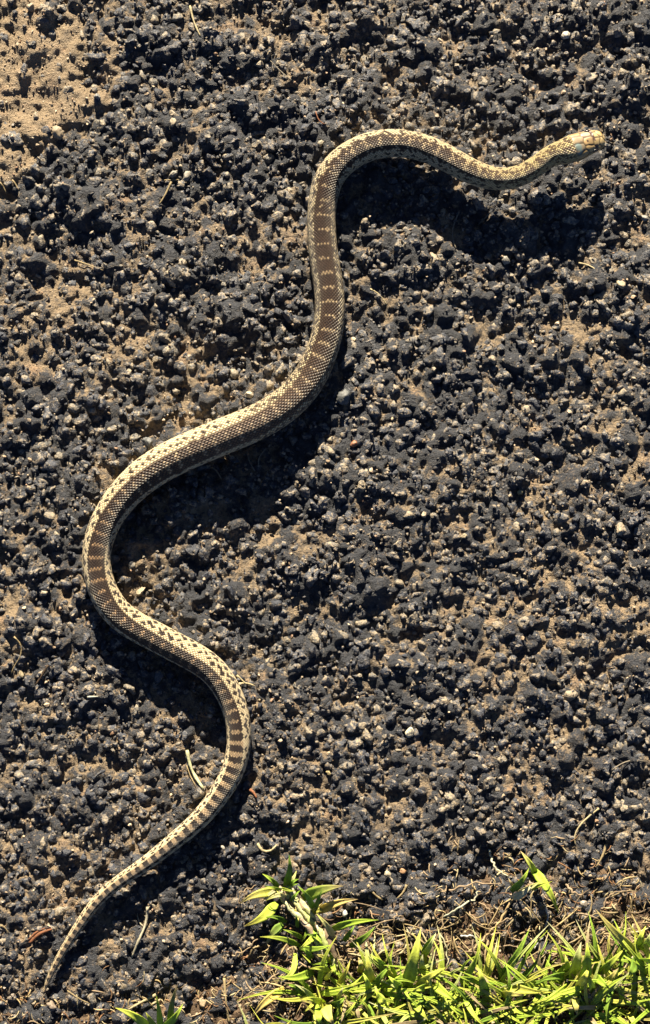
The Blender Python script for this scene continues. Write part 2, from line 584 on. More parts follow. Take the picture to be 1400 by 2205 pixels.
# the bound crust: tar and dust that hold the chips, moulded over broken, faceted stones
free = RNG.random(len(big)) < 0.85
CS = 0.0014
cxs = np.arange(FX0, FX1 + CS, CS); cys = np.arange(FY0, FY1 + CS, CS)
CXG, CYG = np.meshgrid(cxs, cys)
PC = np.stack([CXG, CYG], -1)
WX = CXG + (fbm(PC * 150, 2, 201) - 0.5) * 0.005
WY = CYG + (fbm(PC * 150, 2, 202) - 0.5) * 0.005
CR = road_z(CXG, CYG)
CBASE = CR.copy()
crng = np.random.default_rng(55)
pin = (big[:, 0] > FX0) & (big[:, 0] < FX1) & (big[:, 1] > FY0) & (big[:, 1] < FY1)
for k in np.nonzero(pin)[0]:
    x, y, r_ = big[k, 0], big[k, 1], rad[k] * 1.08
    kk_ = int(r_ * 1.5 / CS) + 1
    i = int(round((y - FY0) / CS)); j = int(round((x - FX0) / CS))
    i0, i1, j0, j1 = max(0, i - kk_), min(len(cys), i + kk_ + 1), max(0, j - kk_), min(len(cxs), j + kk_ + 1)
    dx = WX[i0:i1, j0:j1] - x; dy = WY[i0:i1, j0:j1] - y
    t_ = top[k] - rad[k] * (0.38 if free[k] else 0.05)
    g_ = crng.normal(0, 0.22, 2)
    h = t_ + g_[0] * dx + g_[1] * dy
    a0 = crng.uniform(0, 6.28); nf = crng.integers(4, 7)
    for f in range(nf):
        a_ = a0 + f * 6.283 / nf + crng.uniform(-0.3, 0.3)
        h = np.minimum(h, t_ + (r_ * crng.uniform(0.45, 0.8) - (dx * math.cos(a_) + dy * math.sin(a_))) * crng.uniform(0.9, 2.4))
    blk = CR[i0:i1, j0:j1]
    np.maximum(blk, h, out=blk)
CR = 0.72 * CR + 0.28 * (np.roll(CR, 1, 0) + np.roll(CR, -1, 0) + np.roll(CR, 1, 1) + np.roll(CR, -1, 1)) / 4
CR = CR + (fbm(PC * 330, 2, 203) - 0.5) * 0.0040 * (1 - 0.5 * sand_mask(CXG, CYG))
# keep it below the snake's belly
dsn = np.full(CR.shape, 9.0); zsn = np.zeros(CR.shape)
for sx_, sy_, sr_, sz_ in zip(bx[::3], by[::3], br[::3], bz[::3]):
    kk_ = int((sr_ + 0.004) / CS) + 2
    i = int(round((sy_ - FY0) / CS)); j = int(round((sx_ - FX0) / CS))
    i0, i1, j0, j1 = max(0, i - kk_), min(len(cys), i + kk_ + 1), max(0, j - kk_), min(len(cxs), j + kk_ + 1)
    if i1 <= i0 or j1 <= j0: continue
    d_ = np.hypot(CXG[i0:i1, j0:j1] - sx_, CYG[i0:i1, j0:j1] - sy_) - sr_
    m_ = d_ < dsn[i0:i1, j0:j1]
    dsn[i0:i1, j0:j1] = np.where(m_, d_, dsn[i0:i1, j0:j1]); zsn[i0:i1, j0:j1] = np.where(m_, sz_, zsn[i0:i1, j0:j1])
CR = np.where(dsn < 0, np.minimum(CR, zsn + 0.0004 + 0.006 * np.clip(1 + dsn / 0.004, 0, 1) ** 2), CR)


def crust(X, Y):
    z0 = road_z(X, Y)
    fi = np.clip((Y - FY0) / CS, 0, len(cys) - 1.001); fj = np.clip((X - FX0) / CS, 0, len(cxs) - 1.001)
    i, j = fi.astype(int), fj.astype(int); u, v = fi - i, fj - j
    z = (CR[i, j] * (1 - u) + CR[i + 1, j] * u) * (1 - v) + (CR[i, j + 1] * (1 - u) + CR[i + 1, j + 1] * u) * v
    inside = (X >= FX0) & (X <= FX1) & (Y >= FY0) & (Y <= FY1)
    return np.where(inside, z, z0)


def crust_dust(X, Y):
    """how much sand has settled: hollows and the sandy corner"""
    up = crust(X, Y) - road_z(X, Y)
    up = np.where((X >= FX0) & (X <= FX1) & (Y >= FY0) & (Y <= FY1), up, 0.0035)
    return sand_mask(X, Y) * 0.30 + sstep(0.0020, 0.0002, up) * 0.15 - sstep(0.001, 0.004, up) * 0.09 + (fbm(np.stack([X, Y], -1) * 11, 2, 31) - 0.5) * 0.16


tmp = sheet('road', crust, X0, X1, Y0, Y1, CS, M_ROAD, crust_dust)
road.data = tmp.data
bpy.data.objects.remove(tmp)

# raise the height raster by the stones, so that small things lie on them
for x, y, r_, t_ in zip(big[:, 0], big[:, 1], rad, top):
    k = int(r_ * 0.85 / STEP) + 1
    i = int(round((y - Y0) / STEP)); j = int(round((x - X0) / STEP))
    i0, i1, j0, j1 = max(0, i - k), min(len(gy), i + k + 1), max(0, j - k), min(len(gx), j + k + 1)
    a = (gy[i0:i1, None] - y) ** 2 + (gx[None, j0:j1] - x) ** 2
    q = np.clip(1 - a / (r_ * r_), 0, None)
    b_ = HM[i0:i1, j0:j1]
    np.maximum(b_, np.where(q > 0.05, t_ - r_ * 0.9 * (1 - np.sqrt(q)), -1), out=b_)

RB = rotmats(len(big), RNG, 0.5)
SC = np.stack([rad * RNG.uniform(0.85, 1.25, len(big)), rad * RNG.uniform(0.85, 1.2, len(big)), rad * flat], -1)
inf = (big[:, 0] > FX0) & (big[:, 0] < FX1) & (big[:, 1] > FY0) & (big[:, 1] < FY1)
ipx, ipy = pix(np.column_stack([big[:, :2], zc]))
vis = (ipx > 10) & (ipx < 1390) & (ipy > 10) & (ipy < 2195) & ~under
order = np.argsort(-np.where(vis, rad, 0))[:300]
single = np.zeros(len(big), bool); single[order] = True


class Pile:
    def __init__(self): self.V, self.F, self.n, self.C = [], [], 0, []

    def add(self, V, F, c=None):
        self.V.append(V); self.F.append(F + self.n); self.n += len(V)
        if c is not None: self.C.append(np.broadcast_to(np.asarray(c, float), (len(V), 3)))

    def mesh(self, name, mat, smooth=True):
        return mesh_np(name, np.concatenate(self.V), np.concatenate(self.F), smooth, mat, np.concatenate(self.C) if self.C else None)


from mathutils import Matrix
tmpl = [mesh_np('stone', v, f, True, M_CHIP) for v, f in SH[3]]
for k in order:
    o = link('stone', tmpl[k % NVAR], road)
    o.matrix_local = Matrix.Translation((big[k, 0], big[k, 1], zc[k])) @ Matrix(np.diag(SC[k]).tolist()).to_4x4() @ Matrix(RB[k].tolist()).to_4x4()
pl = Pile()
for k in np.nonzero(~single & (~inf | free))[0]:
    sub = 3 if (inf[k] and rad[k] > 0.0056 and vis[k]) else (2 if inf[k] else 1)
    V, F = SH[sub][k % NVAR]
    pl.add((V @ RB[k].T) * SC[k] + (big[k, 0], big[k, 1], zc[k]), F)
tag(link('chippings', pl.mesh('chippings', M_CHIP), road), kind='stuff')

# grit: small chips caught between and on the stones
sml = dart(FX0, FX1, FY0, FY1, 0.0009, 0.0026, 19000, 1.8, 0.66, 8)
vs = verge_depth(sml[:, 0], sml[:, 1])
dd = np.full(len(sml), 9.0)
for c0 in range(0, len(sml), 4000):
    dd[c0:c0 + 4000] = (np.hypot(sml[c0:c0 + 4000, 0:1] - bx, sml[c0:c0 + 4000, 1:2] - by) - br).min(1)
sml = sml[(dd > -0.002) & (RNG.random(len(sml)) < 0.75 - 0.5 * sand_mask(sml[:, 0], sml[:, 1]))]
smask = sand_mask(sml[:, 0], sml[:, 1])
tan_ = RNG.random(len(sml)) < 0.15 + 0.8 * smask
RS = rotmats(len(sml), RNG, 1.0)
zs = hget(sml[:, 0], sml[:, 1])
pl, ps = Pile(), Pile()
SC_ = [(0.26, 0.20, 0.135), (0.20, 0.145, 0.095), (0.32, 0.255, 0.18), (0.19, 0.12, 0.075), (0.13, 0.11, 0.09), (0.06, 0.057, 0.055)]
for k, (x, y, q) in enumerate(sml):
    if tan_[k]:
        V, F = SH[1][k % NVAR]
        ps.add((V @ RS[k].T) * q * 0.85 + (x, y, zs[k] + q * 0.1), F, np.array(SC_[k % 6]) * (0.7 + 0.5 * ((k * 7919) % 100) / 100))
    else:
        V, F = SH[1][k % NVAR] if q < 0.0024 else SH[2][k % NVAR]
        pl.add((V @ RS[k].T) * q + (x, y, zs[k] + q * 0.25), F)
tag(link('grit', pl.mesh('grit', M_CHIP, False), road), kind='stuff')
# finer sand grains lying in the sandy corner and in the hollows
fg = dart(FX0, FX1, FY0, FY1, 0.0007, 0.0014, 40000, 1.5, 0.6, 18)
fm = 0.5 * sand_mask(fg[:, 0], fg[:, 1]) + 0.22 * sstep(0.48, 0.58, fbm(fg[:, :2] * 26, 2, 88)) + 0.3 * sstep(-30, 30, verge_depth(fg[:, 0], fg[:, 1]))
fg = fg[RNG.random(len(fg)) < fm]
zf_ = hget(fg[:, 0], fg[:, 1]); RF = rotmats(len(fg), RNG, 1.0)
for k, (x, y, q) in enumerate(fg):
    V, F = SH[1][(k * 3) % NVAR]
    ps.add((V @ RF[k].T) * q + (x, y, zf_[k] + q * 0.1), F, np.array(SC_[(k * 5) % 6]) * (0.65 + 0.55 * ((k * 104729) % 100) / 100))
tag(link('sand_grains', ps.mesh('sand_grains', M_PEB, False), road), kind='stuff')
print('stones', len(big), 'grit', len(sml))

# ------------------------------------------------------------------ snake
ROWS, SUBR, SUBQ = 54, 2, 4
rf = fine[:, 3].copy()
dv_f = 2 * math.pi * np.maximum(rf, 0.0012) / ROWS
dens = 1 / (2 * dv_f * 0.98)
Q = np.concatenate([[0], np.cumsum(0.5 * (dens[1:] + dens[:-1]) * np.diff(arc))])
NQ = int(Q[-1]) * SUBQ
qv = np.linspace(0, Q[-1], NQ)
sv = np.interp(qv, Q, arc)
HS = arc[np.argmin(np.hypot(*(np.array(pix(fine[:, :3])) - np.array([[1195.0], [332.0]]))))]   # where the head begins
PV = np.stack([np.interp(sv, arc, fine[:, i]) for i in range(3)], -1)
rv = np.interp(sv, arc, rf)
rlv = np.radians(np.interp(sv, arc, roll_f))
T = np.gradient(PV, axis=0); T /= np.linalg.norm(T, axis=1, keepdims=True)
UP = np.array((0, 0, 1.0))
SIDE = np.cross(T, UP); SIDE /= np.linalg.norm(SIDE, axis=1, keepdims=True)      # the snake's right
UPV = np.cross(SIDE, T)
NV = ROWS * SUBR
th = np.arange(NV) / NV * 2 * math.pi - math.pi            # 0 at the back, positive to the right
hx = np.clip((sv - HS) / (LEN - HS), 0, 1)                 # 0..1 along the head
snout = np.clip((hx - 0.90) / 0.10, 0, 1)
cap = np.sqrt(np.clip(1 - snout ** 2.4, 0, 1))
tailcap = np.sqrt(np.clip(sv / 0.002, 0, 1))
wv = rv * cap * tailcap
hv = rv * (1 - 0.34 * sstep(0.05, 0.45, hx)) * np.where(hx > 0, cap ** 0.7, 1) * tailcap
THr = th[None, :]
phi = THr                                                  # pattern angle on the skin
geo = THr + rlv[:, None]                                   # where that skin lies once the body has rolled
# scales: staggered diamonds
row = (THr / (2 * math.pi) * ROWS)
qq = np.broadcast_to(qv[:, None], (NQ, NV))
row = np.broadcast_to(row, (NQ, NV))
c1i, c1j = np.round(row / 2) * 2, np.round(qq)
c2i, c2j = np.round((row - 1) / 2) * 2 + 1, np.round(qq - 0.5) + 0.5
dA = np.abs(row - c1i) + 2 * np.abs(qq - c1j)
dB = np.abs(row - c2i) + 2 * np.abs(qq - c2j)
ci = np.where(dA <= dB, c1i, c2i); cj = np.where(dA <= dB, c1j, c2j)
dist = 1 - np.minimum(dA, dB)
aloc, bloc = qq - cj, row - ci
cim = np.mod(ci + ROWS // 2, ROWS) - ROWS // 2             # wrapped row number
cphi = cim / ROWS * 360                                    # degrees from the back line, of the scale's centre
cs = np.interp(cj, qv, sv)                                 # metres along, of the scale's centre
fr = cs / LEN
rnd = _hash(cim.astype(int), (cj * 2).astype(int), cj.astype(int) * 0, 5)
rnd2 = _hash(cim.astype(int), (cj * 2).astype(int), cj.astype(int) * 0 + 3, 9)
belly = sstep(112, 122, np.abs(np.degrees(phi)))
plate = 1 - np.abs((qq * 1.0 - np.round(qq)) * 2)          # broad belly scales
hsc = np.clip(dist * 2.6, 0, 1) * (0.62 - 0.55 * aloc) + 0.35 * np.exp(-(bloc / 0.16) ** 2) * np.clip(dist * 2, 0, 1)
hsc = hsc * (1 - belly) + belly * np.clip(plate * 3, 0, 1) * 0.8
headm = sstep(0.30, 0.36, hx)[:, None]
bulk = np.clip(wv / 0.0115, 0.12, 1)[:, None]

# head plates
HL = LEN - HS
halfw = np.interp(sv, arc, rf)
hxm = hx[:, None] * HL + 0 * phi
hym = np.clip(phi, -1.9, 1.9) * halfw[:, None]
pls = [(0.20, 0.0), (0.24, .55), (0.24, -.55), (0.20, 1.1), (0.20, -1.1), (0.42, .36), (0.42, -.36), (0.44, 1.0), (0.44, -1.0), (0.64, 0), (0.64, .72), (0.64, -.72), (0.62, 1.35), (0.62, -1.35),
       (0.785, .28), (0.785, -.28), (0.79, .95), (0.79, -.95), (0.89, .33), (0.89, -.33), (0.90, 1.2), (0.90, -1.2), (0.985, 0), (0.34, 1.6), (0.34, -1.6), (0.5, 1.75), (0.5, -1.75), (0.75, 1.7), (0.75, -1.7)]
jx = (noise(np.stack([hxm * 260, hym * 260], -1), 61) - 0.5) * 0.0022
jy = (noise(np.stack([hxm * 260, hym * 260], -1), 62) - 0.5) * 0.0022
pd = []
hsel = np.nonzero(hx > 0.02)[0]
for (a, b) in pls:
    wloc = 0.0098
    pd.append(np.hypot(hxm[hsel] + jx[hsel] - a * HL, (hym[hsel] + jy[hsel] - b * wloc) * 0.95))
pd = np.stack(pd, -1)
srt = np.sort(pd, -1)
groove = np.clip((srt[..., 1] - srt[..., 0]) / 0.0017, 0, 1)
pid = pd.argmin(-1)
hdisp = np.zeros((NQ, NV)); hdisp[hsel] = groove
disp = 0.00040 * hdisp * headm

sg, cg = np.sin(geo), np.cos(geo)
low = np.where(cg < 0, np.maximum(cg, -0.80 - 0.06 * (1 + cg)), cg)       # flat belly
ox = (wv[:, None] + disp) * sg
oz = (hv[:, None] * (1.0) + disp) * low
# squarer head: ridge above the eyes
VS = PV[:, None, :] + SIDE[:, None, :] * ox[..., None] + UPV[:, None, :] * oz[..., None]

# colours
CREAM = np.array((0.42, 0.345, 0.215)); TAN = np.array((0.29, 0.215, 0.125)); BROWN = np.array((0.037, 0.021, 0.012)); BLACK = np.array((0.020, 0.015, 0.013))
RUST = np.array((0.14, 0.08, 0.042)); YEL = np.array((0.44, 0.35, 0.165))
pit = np.interp(fr, [0, 0.06, 0.15, 0.27, 0.36, 0.45, 0.62, 0.72, 0.88, 1.0], [0.0052, 0.0062, 0.0078, 0.0082, 0.0086, 0.0092, 0.0105, 0.0112, 0.0115, 0.011])
sgrid = np.linspace(0, LEN, 4000)
ph_g = np.concatenate([[0], np.cumsum(np.diff(sgrid) / np.interp(sgrid[1:] / LEN, [0, 0.06, 0.15, 0.27, 0.36, 0.45, 0.62, 0.72, 0.88, 1.0], [0.0052, 0.0062, 0.0078, 0.0082, 0.0086, 0.0092, 0.0105, 0.0112, 0.0115, 0.011]))])
phase = np.interp(cs, sgrid, ph_g)
ap = np.abs(cphi)
wobp = (noise(np.stack([phase.astype(int) * 1.0, np.sign(cphi) * 2.0], -1) * 3.3, 4) - 0.5)
p = np.mod(phase + 0.05 * (rnd - 0.5), 1.0)
blotch = (p < 0.66)
tail = sstep(0.30, 0.18, fr); neck = sstep(0.86, 0.95, fr)
hindd = sstep(0.50, 0.42, fr) * (1 - tail)


def L(a, b, t): return a + (b - a) * t[..., None]


cream = L(np.broadcast_to(CREAM, cim.shape + (3,)), YEL * 0.78, neck * 0.8)
cream = cream * (0.82 + 0.32 * rnd)[..., None]
dark = L(np.broadcast_to(BROWN, cim.shape + (3,)), BLACK, np.clip(tail * 1.0 + hindd * 0.45, 0, 1))
dark = L(dark, np.array((0.11, 0.068, 0.032)), neck * 0.55)
mid_sheen = np.exp(-((fr - 0.565) / 0.055) ** 2)                      # glossy sheen on the middle, painted in as paler brown and fainter bars
dark = L(dark, np.array((0.105, 0.070, 0.046)), mid_sheen * 0.75)
dark = dark * (0.75 + 0.5 * rnd2)[..., None]
bar = L(np.broadcast_to(TAN, cim.shape + (3,)), RUST * 1.7, hindd * 0.6)
bar = L(bar, np.array((0.35, 0.255, 0.155)), tail)
bar = L(bar, YEL * 0.9, neck)
bar = L(bar, np.array((0.21, 0.155, 0.105)), mid_sheen * 0.7)
bar = bar * (0.6 + 0.55 * rnd)[..., None]
fore = sstep(0.74, 0.80, fr)
half = 37 + 5 * wobp + 5 * (rnd - 0.5) - 2 * tail - 4 * fore
front = sstep(0.52, 0.62, fr)                                # ahead of the thick middle
blotch = p < 0.74 + 0.07 * front - 0.20 * tail
# cream flanks: plain on the hind half, finely netted in front
C = cream * (1 - 0.22 * front * (1 - fore))[..., None]
# brown back, kept joined along its sides; narrow cross bars inside it
side_link = (ap > 24 + 5 * (rnd2 - 0.5)) & (tail < 0.6) & (rnd < 0.82)
dors = ap < half
C = np.where((dors & (blotch | side_link))[..., None], dark, C)
C = np.where((dors & ~(blotch | side_link))[..., None], bar, C)
# neck: the blotches break up into flecks
C = np.where((dors & blotch & (rnd2 < neck * 0.32 + 0.14 * fore))[..., None], bar, C)
# ragged rim of the back
edge = (ap >= half) & (ap < half + 12) & (fr > 0.63)
p2 = np.mod(phase + 0.18, 1.0)
C = np.where((edge & (p2 > 0.25) & (p2 < 0.75) & (rnd2 < 0.50 - 0.3 * neck))[..., None], dark * 1.25, C)
net0 = (ap >= half) & (ap < 112) & (rnd < 0.035 + 0.06 * sstep(0.60, 0.68, fr))
C = np.where(net0[..., None], dark * 0.9 + cream * 0.1, C)
net = (ap >= half) & (rnd < 0.36 * front * (1 - neck) * (1 - 0.8 * fore))
C = np.where(net[..., None], dark * 0.7 + cream * 0.22, C)


# rows of spots on the flanks
def spots(C, a0, wdt, off, dutyl, prob, seed):
    ph = phase + off
    idn = np.floor(ph)
    sgn = (np.sign(cphi) * 3).astype(int)
    r1 = _hash(idn.astype(int), sgn, idn.astype(int) * 0 + seed, seed)
    r2 = _hash(idn.astype(int), sgn, idn.astype(int) * 0 + seed, seed + 40)
    wdt = wdt * 1.12 * (1 - 0.36 * sstep(0.40, 0.50, fr)); dutyl = dutyl * (1 - 0.38 * sstep(0.40, 0.50, fr))
    e = ((ap - a0 - (r2 - 0.5) * 9) / wdt) ** 2 + ((np.mod(ph, 1) - 0.5 - (r1 - 0.5) * 0.16) / dutyl) ** 2
    m_ = (e < 0.75 + 0.6 * r2) & (r1 < prob)
    return np.where(m_[..., None], BLACK * 1.0 + dark * 0.10, C)


C = spots(C, 53, 8.0, 0.15, 0.22, 0.97, 11)
C = spots(C, 66, 7.0, 0.65, 0.19, 0.90, 12)
C = spots(C, 82, 8.0, 0.15, 0.20, 0.92, 13)
C = spots(C, 97, 6.5, 0.65, 0.17, 0.80, 14)
C = spots(C, 108, 4.5, 0.20, 0.12, 0.7, 15)
# a streak of cream along each scale in the bars, dark skin between the scales
isd = (ap < half)
skin_k = 1.18 * np.where(isd, 0.66, 0.36 + 0.50 * front * (1 - 0.55 * fore)) * (1 - belly) * (1 - headm) * np.clip(0.45 + 0.55 * bulk, 0, 1) * (1 - 0.45 * tail)
bel = np.array((0.42, 0.36, 0.25))
C = C * (1 - belly)[..., None] + bel * belly[..., None]
# head colours
HC = np.zeros((len(hsel), NV, 3))
prng = np.random.default_rng(5)
pcol = np.array([np.array((0.56, 0.42, 0.22)) * prng.uniform(0.85, 1.1) for _ in pls])
pcol[5] = (0.40, 0.34, 0.25); pcol[6] = (0.42, 0.33, 0.22); pcol[0] = (0.40, 0.28, 0.15); pcol[9] = (0.55, 0.40, 0.22); pcol[11] = (0.50, 0.38, 0.27)
for k in (14, 15, 18, 19, 20, 21, 22): pcol[k] = np.array((0.64, 0.51, 0.28)) * prng.uniform(0.95, 1.08)
HC[:] = pcol[pid]
HC *= ((0.03 + 0.37 * groove ** 0.8)[..., None] * np.array((0.95, 0.89, 0.79)))
teal = sstep(0.0036, 0.0018, np.hypot(hxm[hsel] + jx[hsel] * 1.6 - 0.40 * HL, (hym[hsel] + jy[hsel] * 1.6 - 0.30 * 0.0098) * 0.8))
HC = HC * (1 - 0.75 * teal)[..., None] + np.array((0.075, 0.125, 0.13)) * (0.75 * teal)[..., None]
hh, hy_ = hxm[hsel] / HL, hym[hsel] / 0.0098
hn = noise(np.stack([hh * 16, hy_ * 3.5], -1), 3)
HC *= (0.78 + 0.4 * hn)[..., None]
bandm = (np.abs(hh - 0.725 - 0.02 * np.abs(hy_)) < 0.030) & (np.abs(hy_) < 1.25) & (hn > 0.25)
HC = np.where(bandm[..., None], np.array((0.045, 0.024, 0.018)), HC)
for (a, b, r_, c_) in ((0.60, 0.0, 0.0009, (0.03, 0.02, 0.015)), (0.93, -0.30, 0.0011, (0.20, 0.13, 0.05)), (0.36, 0.55, 0.0011, (0.16, 0.13, 0.09)), (0.47, -.10, 0.0008, (0.10, 0.08, 0.06)), (0.88, 0.1, 0.0008, (0.3, 0.2, 0.1))):
    mk = np.hypot((hh - a) * HL, (hy_ - b) * 0.0098) < r_
    HC = np.where(mk[..., None], np.array(c_), HC)
low_h = np.abs(hy_) > 1.75
HC = np.where(low_h[..., None], np.array((0.38, 0.32, 0.21)), HC)
C[hsel] = C[hsel] * (1 - headm[hsel])[..., None] + HC * headm[hsel][..., None]

idx = np.arange(NQ * NV).reshape(NQ, NV)
nxt = np.roll(idx, -1, axis=1)
F = np.stack([idx[:-1], nxt[:-1], nxt[1:], idx[1:]], -1).reshape(-1, 4)
Vb = VS.reshape(-1, 3)
k0 = int(NQ * 0.5)
sbase = Vector((float(PV[k0, 0]), float(PV[k0, 1]), BELLY))
snake = bpy.data.objects.new('snake', None); COL.objects.link(snake); snake.location = sbase
tag(snake, 'brown blotched cream snake stretched in curves across the road, head raised', 'snake')
body = link('body', mesh_np('snake_body', Vb - np.array(sbase), F, True, M_SNAKE, C.reshape(-1, 3)), snake)
lat = body.data.attributes.new('lattice', 'FLOAT_VECTOR', 'POINT')
lat.data.foreach_set('vector', np.stack([row + ROWS, qq, skin_k], -1).astype(np.float32).ravel())
# eyes
ke = int(np.argmin(np.abs(hx - 0.70)))
for s_ in (-1, 1):
    V, Fe = ICO[3]
    c_ = PV[ke] + SIDE[ke] * s_ * wv[ke] * 0.90 + UPV[ke] * hv[ke] * 0.36
    Re = np.stack([T[ke], SIDE[ke], UPV[ke]], 0)
    me = mesh_np('eye', (V * (0.0023, 0.0013, 0.0020)) @ Re, Fe, True, m_eye)
    link('eye', me, snake, Vector(c_.tolist()) - sbase)

# ------------------------------------------------------------------ loose strands, straws, roots
def tube_np(P, R, sides=6, flatness=0.7):
    P = np.asarray(P, float); n = len(P)
    t = np.gradient(P, axis=0); t /= np.linalg.norm(t, axis=1, keepdims=True) + 1e-9
    s = np.cross(t, (0, 0, 1.0)); s /= np.linalg.norm(s, axis=1, keepdims=True) + 1e-9
    u = np.cross(s, t)
    a = np.arange(sides) / sides * 2 * math.pi
    V = P[:, None] + s[:, None] * (np.cos(a)[None, :, None] * R[:, None, None]) + u[:, None] * (np.sin(a)[None, :, None] * R[:, None, None] * flatness)
    V = V.reshape(-1, 3)
    i = np.arange(n * sides).reshape(n, sides); j = np.roll(i, -1, 1)
    F = np.stack([i[:-1], i[1:], j[1:], j[:-1]], -1).reshape(-1, 4)
    c = len(V)
    V = np.vstack([V, P[0], P[-1]])
    E = [[c, i[0, k], j[0, k], j[0, k]] for k in range(0)]
    caps = [(i[0, k], j[0, k], j[0, (k + 1) % sides], c) for k in range(0, sides, 2)] + [(j[-1, k], i[-1, k], c + 1, j[-1, (k + 1) % sides]) for k in range(0, sides, 2)]
    return V, np.vstack([F, np.array(caps)])


def lay(pts, n, lift=0.0, rad_=0.001, arch=0.0):
    """polyline of photo pixels laid over the stones"""
    pts = np.asarray(pts, float)
    t = np.concatenate([[0], np.cumsum(np.linalg.norm(np.diff(pts, axis=0), axis=1))])
    q = np.linspace(0, t[-1], n)
    s = spline(t, pts, q) if len(pts) > 2 else np.stack([np.interp(q, t, pts[:, k]) for k in (0, 1)], -1)
    z = np.full(n, 0.004)
    for _ in range(2):
        P = at(s[:, 0], s[:, 1], z)
        z = np.array([hmax(a, b, 0.0028) for a, b in P[:, :2]])
    zz = np.convolve(np.pad(z, 3, mode='edge'), np.ones(7) / 7, mode='valid')
    z = np.maximum(zz, z - 0.0012) + rad_ * 0.6 + lift + arch * np.sin(np.linspace(0, math.pi, n))
    return at(s[:, 0], s[:, 1], z)


PALE = (0.40, 0.34, 0.20); STRAW = (0.28, 0.22, 0.12); GREY = (0.20, 0.175, 0.135); ROOT = (0.28, 0.21, 0.135); DARK = (0.06, 0.04, 0.025); RED = (0.20, 0.085, 0.042); WHITE = (0.5, 0.45, 0.37)


def strand(name, pts, wpx, colr, label, cat, group=None, taper=0.55, n=None, arch=0.0, parent=None, base=None, flatness=0.7):
    L_ = sum(math.dist(pts[k], pts[k + 1]) for k in range(len(pts) - 1))
    n = n or max(6, min(24, int(L_ / 7)))
    R0 = wpx * MM / 2 * 0.78
    if name == 'root':
        jr = random.Random(int(pts[0][0] * 7 + pts[0][1]))
        fine_ = []
        for k in range(len(pts) - 1):
            for q_ in np.linspace(0, 1, 5, endpoint=False):
                fine_.append((pts[k][0] + (pts[k + 1][0] - pts[k][0]) * q_ + jr.uniform(-2.5, 2.5), pts[k][1] + (pts[k + 1][1] - pts[k][1]) * q_ + jr.uniform(-2.5, 2.5)))
        pts = fine_ + [pts[-1]]
        R0 *= 0.72; n = 30
    P = lay(pts, n, 0, R0, arch)
    u = np.linspace(0, 1, n)
    R = R0 * (1 - taper * u ** 1.5) * (0.70 + 0.60 * noise(np.stack([u * 9, u * 0 + P[0, 0] * 99], -1), 2))
    V, F_ = tube_np(P, R, 6, flatness)
    b_ = Vector(P[n // 2].tolist()) if base is None else base
    cc = np.minimum(np.array(colr)[None], 0.45) * (0.58 + 0.4 * noise(V * 300, 6))[:, None]
    o = link(name, mesh_np(name, V - np.array(b_), F_, True, M_DRY, cc), parent, b_ if parent is None else None)
    if parent is None: tag(o, label, cat, group)
    return o


